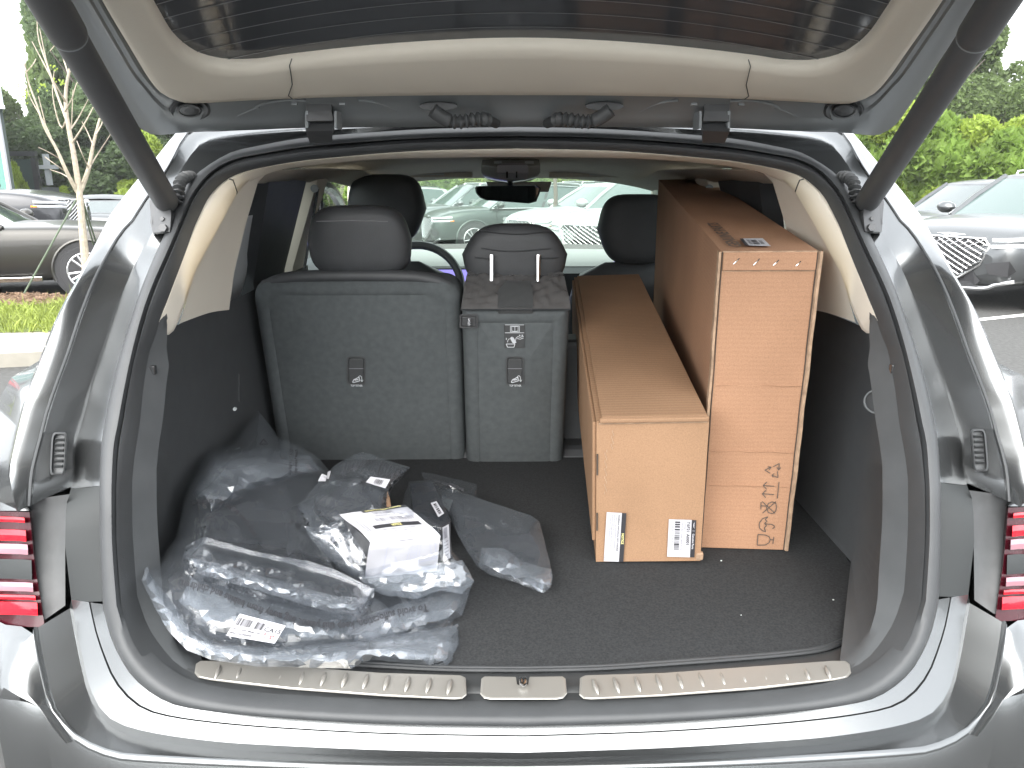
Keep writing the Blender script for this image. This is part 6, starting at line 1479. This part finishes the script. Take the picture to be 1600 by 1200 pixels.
def crown_mesh(key, n, rx, rz, lf, seed, lobes=14):
    if key in _crowns: return _crowns[key]
    rg = random.Random(seed); q = MB(); cs = []
    for i in range(lobes):
        z = rg.uniform(-.85, .9); r_ = math.sqrt(max(.05, 1 - z * z)) * rg.uniform(.35, .95); a = rg.uniform(0, 6.283)
        cs.append((Vector((r_ * math.cos(a) * rx, r_ * math.sin(a) * rx, z * rz)), rg.uniform(.28, .5) * rx))
    vs, fs = [], []
    for i in range(n):
        c, r_ = cs[rg.randrange(lobes)]
        while True:
            d = Vector((rg.uniform(-1, 1), rg.uniform(-1, 1), rg.uniform(-1, 1)))
            if .01 < d.length < 1: break
        d = d.normalized() * (d.length ** .45); p = c + Vector((d.x, d.y, d.z * .8)) * r_
        u = Vector((rg.gauss(0, 1), rg.gauss(0, 1), rg.gauss(0, .6))).normalized(); v = u.cross(Vector((rg.gauss(0, 1), rg.gauss(0, 1), rg.gauss(0, 1)))).normalized(); s = lf * rg.uniform(.6, 1.3)
        k = len(vs); vs += [p - u * s, p + v * s * .45, p + u * s, p - v * s * .45]; fs.append((k, k + 1, k + 2, k + 3))
    me = bpy.data.meshes.new('crown'); me.from_pydata([tuple(v) for v in vs], [], fs); me.update(); _crowns[key] = me; return me
def tree(label, x, y, h, rx, m, key, n=9000, lf=.16, seed=1, trunk=True, cat='tree', name='broadleaf_tree', group=None, zc=None, rz=None, squash=1.):
    z0 = gz(y); t = thing(name, label, cat, (x, y, z0), random.Random(seed * 7).uniform(0, 6.28), group)
    rz = rz or h * .42; me = crown_mesh(key, n, 1.0, 1.0, lf / rx, seed)
    c = bpy.data.objects.new('crown', me.copy() if False else me); COL.objects.link(c); c.parent = t
    if not me.materials: me.materials.append(m)
    c.material_slots[0].link = 'OBJECT'; c.material_slots[0].material = m
    c.scale = (rx, rx, rz); c.location = (0, 0, zc if zc is not None else h - rz)
    if trunk:
        q = MB(); q.tube([(0, 0, -.1), (.03, 0, h * .25), (-.05, .04, h * .55), (0, 0, h * .8)], [h * .022, h * .017, h * .011, h * .004], 8)
        rg = random.Random(seed)
        for k in range(6):
            a = rg.uniform(0, 6.28); z = h * rg.uniform(.3, .65); q.tube([(0, 0, z), (math.cos(a) * rx * .35, math.sin(a) * rx * .35, z + h * .1), (math.cos(a) * rx * .7, math.sin(a) * rx * .7, z + h * .2)], [h * .008, h * .005, h * .002], 6)
        tr_ = q.build('trunk', M['bark'], None, True); tr_.parent = t
    return t
rg = random.Random(5)
LM = [M['leaf_dark'], M['leaf_mid'], M['leaf_light'], M['leaf_yellow']]
# left belt of trees
for i, (px, Y, h, rx, mi, lab) in enumerate([
    (-70, 40, 6.8, 2.8, 0, 'dark green tree behind the glass building'), (52, 44, 7.2, 2.0, 1, 'mid green tree above the dark glazed screen'), (155, 40, 12.0, 2.3, 1, 'tall mid green tree behind the bare sapling, highest on the left'),
    (160, 36, 10.0, 2.2, 0, 'dark green tree to the right of the bare sapling'), (190, 42, 12.5, 3.8, 1, 'mid green tree behind the left strut'), (262, 36, 9.5, 3.2, 0, 'dark tree just left of the silver car roof'), (330, 44, 11, 4, 0, 'dark tree hidden mostly by the raised tailgate'),
    (20, 34, 4.6, 2.6, 0, 'low dark bush between building and sapling'), (185, 33, 4.8, 2.6, 0, 'low dark bush under the left strut'), (110, 33, 4.2, 2.4, 0, 'low dark bush at the foot of the sapling')]):
    tree(lab, pY(px, 300, Y).x, Y, h, rx, LM[mi], ('a', i % 3), 26000, .115, 20 + i % 3, group='trees behind the left car row', rz=h * .48, cat='tree' if h > 5 else 'bush', name='broadleaf_tree' if h > 5 else 'bush', trunk=h > 5)
for i, (px, Y, h, rx, lab) in enumerate([(236, 26, 3.1, .9, 'bright yellow green bush beside the silver roof corner'), (26, 29, 2.6, .35, 'small bright green shoot beside the building corner'), (212, 31, 1.9, .8, 'low bright green bush under the strut'), (112, 31, 1.8, .7, 'low bright green bush behind the sapling trunk')]):
    tree(lab, pY(px, 300, Y).x, Y, h, rx, M['leaf_yellow'], ('s', i % 2), 14000, .062, 40 + i % 2, False, 'bush', 'bush', rz=h * .5)
# right belt
for i, (px, Y, h, rx, mi, lab) in enumerate([
    (1375, 34, 7.6, 2.6, 0, 'dark tree just right of the silver roof corner'), (1440, 30, 7.8, 2.5, 1, 'mid green tree behind the right strut'), (1490, 32, 8.0, 2.0, 1, 'tall mid green tree right of the strut'), (1545, 28, 5.2, 2.2, 1, 'round mid green tree near the right edge'),
    (1612, 32, 5.6, 2.4, 0, 'dark green tree at the right edge'), (1700, 34, 6, 2.6, 0, 'dark tree beyond the right edge'), (1570, 42, 6.6, 2.0, 1, 'far green tree showing above the others')]):
    tree(lab, pY(px, 300, Y).x, Y, h, rx, LM[mi], ('a', i % 3), 26000, .115, 20 + i % 3, group='trees behind the right car row', rz=h * .46)
for i, (px, Y, h, rx, lab) in enumerate([(1395, 24, 3.7, 1.3, 'light green shrub left of the right strut'), (1450, 22, 3.5, 1.2, 'light green shrub behind the dark grey saloon'), (1500, 21.5, 3.1, 1.2, 'bright shrub with fern like leaves above the dark grey saloon'), (1555, 21, 3.0, 1.2, 'light green shrub above the pale silver car'), (1610, 22, 3.2, 1.3, 'light green shrub at the right edge'), (1350, 25, 3.4, 1.2, 'light green shrub behind the right roof corner')]):
    tree(lab, pY(px, 300, Y).x, Y, h, rx, (M['leaf_yellow'], M['leaf_light'])[i % 2], ('s', i % 2), 14000, .062, 40 + i % 2, False, 'shrub', 'shrub', 'light green shrubs behind the right car row', rz=h * .5)
# ahead
for i in range(12):
    px = 380 + i * 68; Y = 36 + (i % 3) * 2; h = 4.6 + (i * 7 % 5) * .6
    tree(('leafy tree seen through the windscreen, %s' % ('left end of the row', 'behind the driver headrest', 'next to the driver visor', 'left of the mirror', 'above the green car', 'behind the mirror', 'right of the mirror', 'behind the thin stem', 'above the white cars', 'over the passenger headrest', 'behind the tall box', 'right end of the row')[i]), pY(px, 300, Y).x, Y, h + 2.2, 2.6, LM[(1, 2, 1, 1)[i % 4]], ('a', i % 3), 26000, .115, 20 + i % 3, group='trees ahead of the car', rz=(h + 2.2) * .5)
for i in range(9):
    px = 480 + i * 72; Y = 31
    tree('bright green shrub along the far edge, %s' % ('leftmost', 'left of the driver headrest', 'behind the driver headrest', 'right of the driver headrest', 'left of the mirror', 'under the mirror', 'right of the mirror', 'above the white cars', 'rightmost')[i], pY(px, 300, Y).x, Y, 2.2, 1.5, M['leaf_yellow'] if i % 2 == 0 else M['leaf_light'], ('s', i % 2), 14000, .062, 40 + i % 2, False, 'shrub', 'shrub', 'shrubs along the far edge of the car park', rz=1.1)
# slim sapling seen through the windscreen
sp_ = thing('sapling', 'slim young tree with a few leaves in front of the white car, through the windscreen', 'tree', (pY(867, 300, 17).x, 17, gz(17)))
q = MB(); x0 = pY(867, 300, 17).x; q.tube([(x0, 17, gz(17)), (x0 + .02, 17, 1.2), (x0 - .05, 17, 2.4)], [.05, .045, .03], 8); q.build('trunk', M['bark'], sp_, True)
# bare sapling on the left with guy straps
base = Vector((pY(131, 415, 8.9).x, 8.9, .12))
sb = thing('bare_sapling', 'leafless pale barked sapling tied with guy straps on the grass strip', 'tree', base)
def spx(px, py, dy=0.): return pY(px, py, 8.9 + dy)
q = MB(); q.tube(cr([base, spx(129, 360), spx(124, 300), spx(115, 240), spx(104, 180), spx(103, 140), spx(110, 105)], 24), [.052 - .038 * i / 24 for i in range(25)], 10); q.build('trunk', M['pale_bark'], sb, True)
def limb(pts, r0, r1=.004):
    q = MB(); p = cr([spx(*a) for a in pts], 14); q.tube(p, [r0 + (r1 - r0) * i / 14 for i in range(15)], 7); q.build('branch', M['pale_bark'], sb, True)
limb([(124, 302), (138, 265, .1), (146, 225, .1), (156, 185, .15)], .030, .012); limb([(156, 185, .15), (170, 215, -.05), (174, 208)], .006) if False else None
limb([(121, 300), (105, 270, -.1), (88, 232, -.15), (70, 200, -.2), (58, 165, -.2)], .024, .009); limb([(58, 165, -.2), (45, 130, -.2), (40, 105, -.25), (33, 62, -.3)], .010)
limb([(107, 195), (90, 150, .2), (75, 105, .25), (60, 60, .3), (58, 20, .3)], .016); limb([(103, 160), (85, 130, -.2), (66, 95, -.2), (50, 65, -.2)], .012); limb([(75, 105, .25), (68, 75, .3), (62, 45, .3)], .007)
limb([(40, 105, -.25), (30, 90, -.3), (25, 85, -.3)], .006); limb([(42, 112, -.25), (52, 100, -.25), (56, 92, -.2)], .006)
limb([(108, 120), (100, 95, .1), (90, 70, .1), (78, 80, .1)], .008); limb([(110, 105), (98, 78), (92, 60), (88, 30)], .008)
limb([(101, 175), (112, 155, -.2), (120, 130, -.2), (128, 125, -.2)], .009); limb([(108, 205), (122, 185, .2), (138, 155, .2)], .010); limb([(112, 225), (128, 200, -.1), (142, 175, -.1), (150, 158, -.1)], .011)
limb([(135, 270), (150, 245, .2), (165, 222, .2), (174, 208, .2)], .010); limb([(138, 262), (128, 240, -.2), (120, 220, -.2)], .007); limb([(146, 228), (136, 205, .1), (128, 190, .1)], .007); limb([(150, 210), (160, 190, .1), (158, 170, .1)], .008)
limb([(90, 235), (75, 210, .2), (70, 190, .2), (60, 150, .2)], .010); limb([(96, 250), (80, 240, -.2), (60, 230, -.3)], .008); limb([(112, 282), (98, 272, .2), (78, 265, .2)], .007); limb([(105, 270), (88, 258, -.2), (70, 245, -.2)], .007)
limb([(104, 185), (96, 200, .1), (86, 170, .1), (82, 140, .1), (85, 110, .1)], .009); limb([(128, 285), (136, 270), (140, 258)], .008); limb([(80, 215), (68, 190), (46, 150), (42, 132)], .009); limb([(115, 240), (110, 215, .2), (112, 190, .2), (114, 140, .2)], .009)
q = MB(); rg = random.Random(9)
for k in range(60):
    px, py = rg.choice([(66, 135), (92, 128), (100, 130), (40, 155), (86, 107), (28, 138), (110, 90)]); p = spx(px + rg.gauss(0, 5), py + rg.gauss(0, 5), rg.gauss(0, .1)); s = .012
    q.add([p, p + Vector((s, 0, s)), p + Vector((0, .01, 2 * s)), p + Vector((-s, 0, s))], [(0, 1, 2, 3)])
o = q.build('leaf_buds', M['leaf_yellow'], sb); tag(o, kind='stuff')
M['strap'] = mat('olive_strap', (.11, .14, .10), .8)
for a, b in (((119, 312), (38, 458)), ((125, 305), (146, 382)), ((127, 306), (150, 378))):
    q = MB(); q.tube([spx(*a), pY(b[0], b[1], 8.9 if b[0] < 60 else 9.6)], .010, 6); q.build('guy_strap', M['strap'], sb, True)

# unseen wood added behind the camera to darken what paint and film mirror
vs, fs = [], []; rg = random.Random(77)
for k in range(26000):
    cl = rg.randrange(34); cx = -75 + cl * 4.5 + rg.gauss(0, 1.4); h = 4.0 + 1.6 * math.sin(cl * 1.9); z = -.2 + rg.random() ** .8 * h; y = -75 + rg.gauss(0, 1.3)
    p = Vector((cx * (1 - z / h * .08), y, z)); u = Vector((rg.gauss(0, 1), rg.gauss(0, 1), rg.gauss(0, 1))).normalized(); v = u.cross(Vector((rg.gauss(0, 1), rg.gauss(0, 1), rg.gauss(0, 1)))).normalized(); s_ = rg.uniform(.3, .7)
    n = len(vs); vs += [p - u * s_, p + v * s_ * .6, p + u * s_, p - v * s_ * .6]; fs.append((n, n + 1, n + 2, n + 3))
o = obj('unseen_wood', vs, fs, M['leaf_dark'], None, False); tag(o, 'unseen belt of trees added behind the viewer for the reflections', 'wood', kind='stuff')
# thin summer haze
m = bpy.data.materials.new('haze'); m.use_nodes = True; nt = m.node_tree; nt.nodes.clear()
pv_ = nt.nodes.new('ShaderNodeVolumePrincipled'); pv_.inputs['Color'].default_value = (.95, .97, 1, 1); pv_.inputs['Density'].default_value = .0007
ou_ = nt.nodes.new('ShaderNodeOutputMaterial'); nt.links.new(pv_.outputs[0], ou_.inputs['Volume'])
q = MB(); q.box((0, 10, 6.5), (330, 330, 16)); hz = q.build('haze', m, None); tag(hz, kind='stuff')
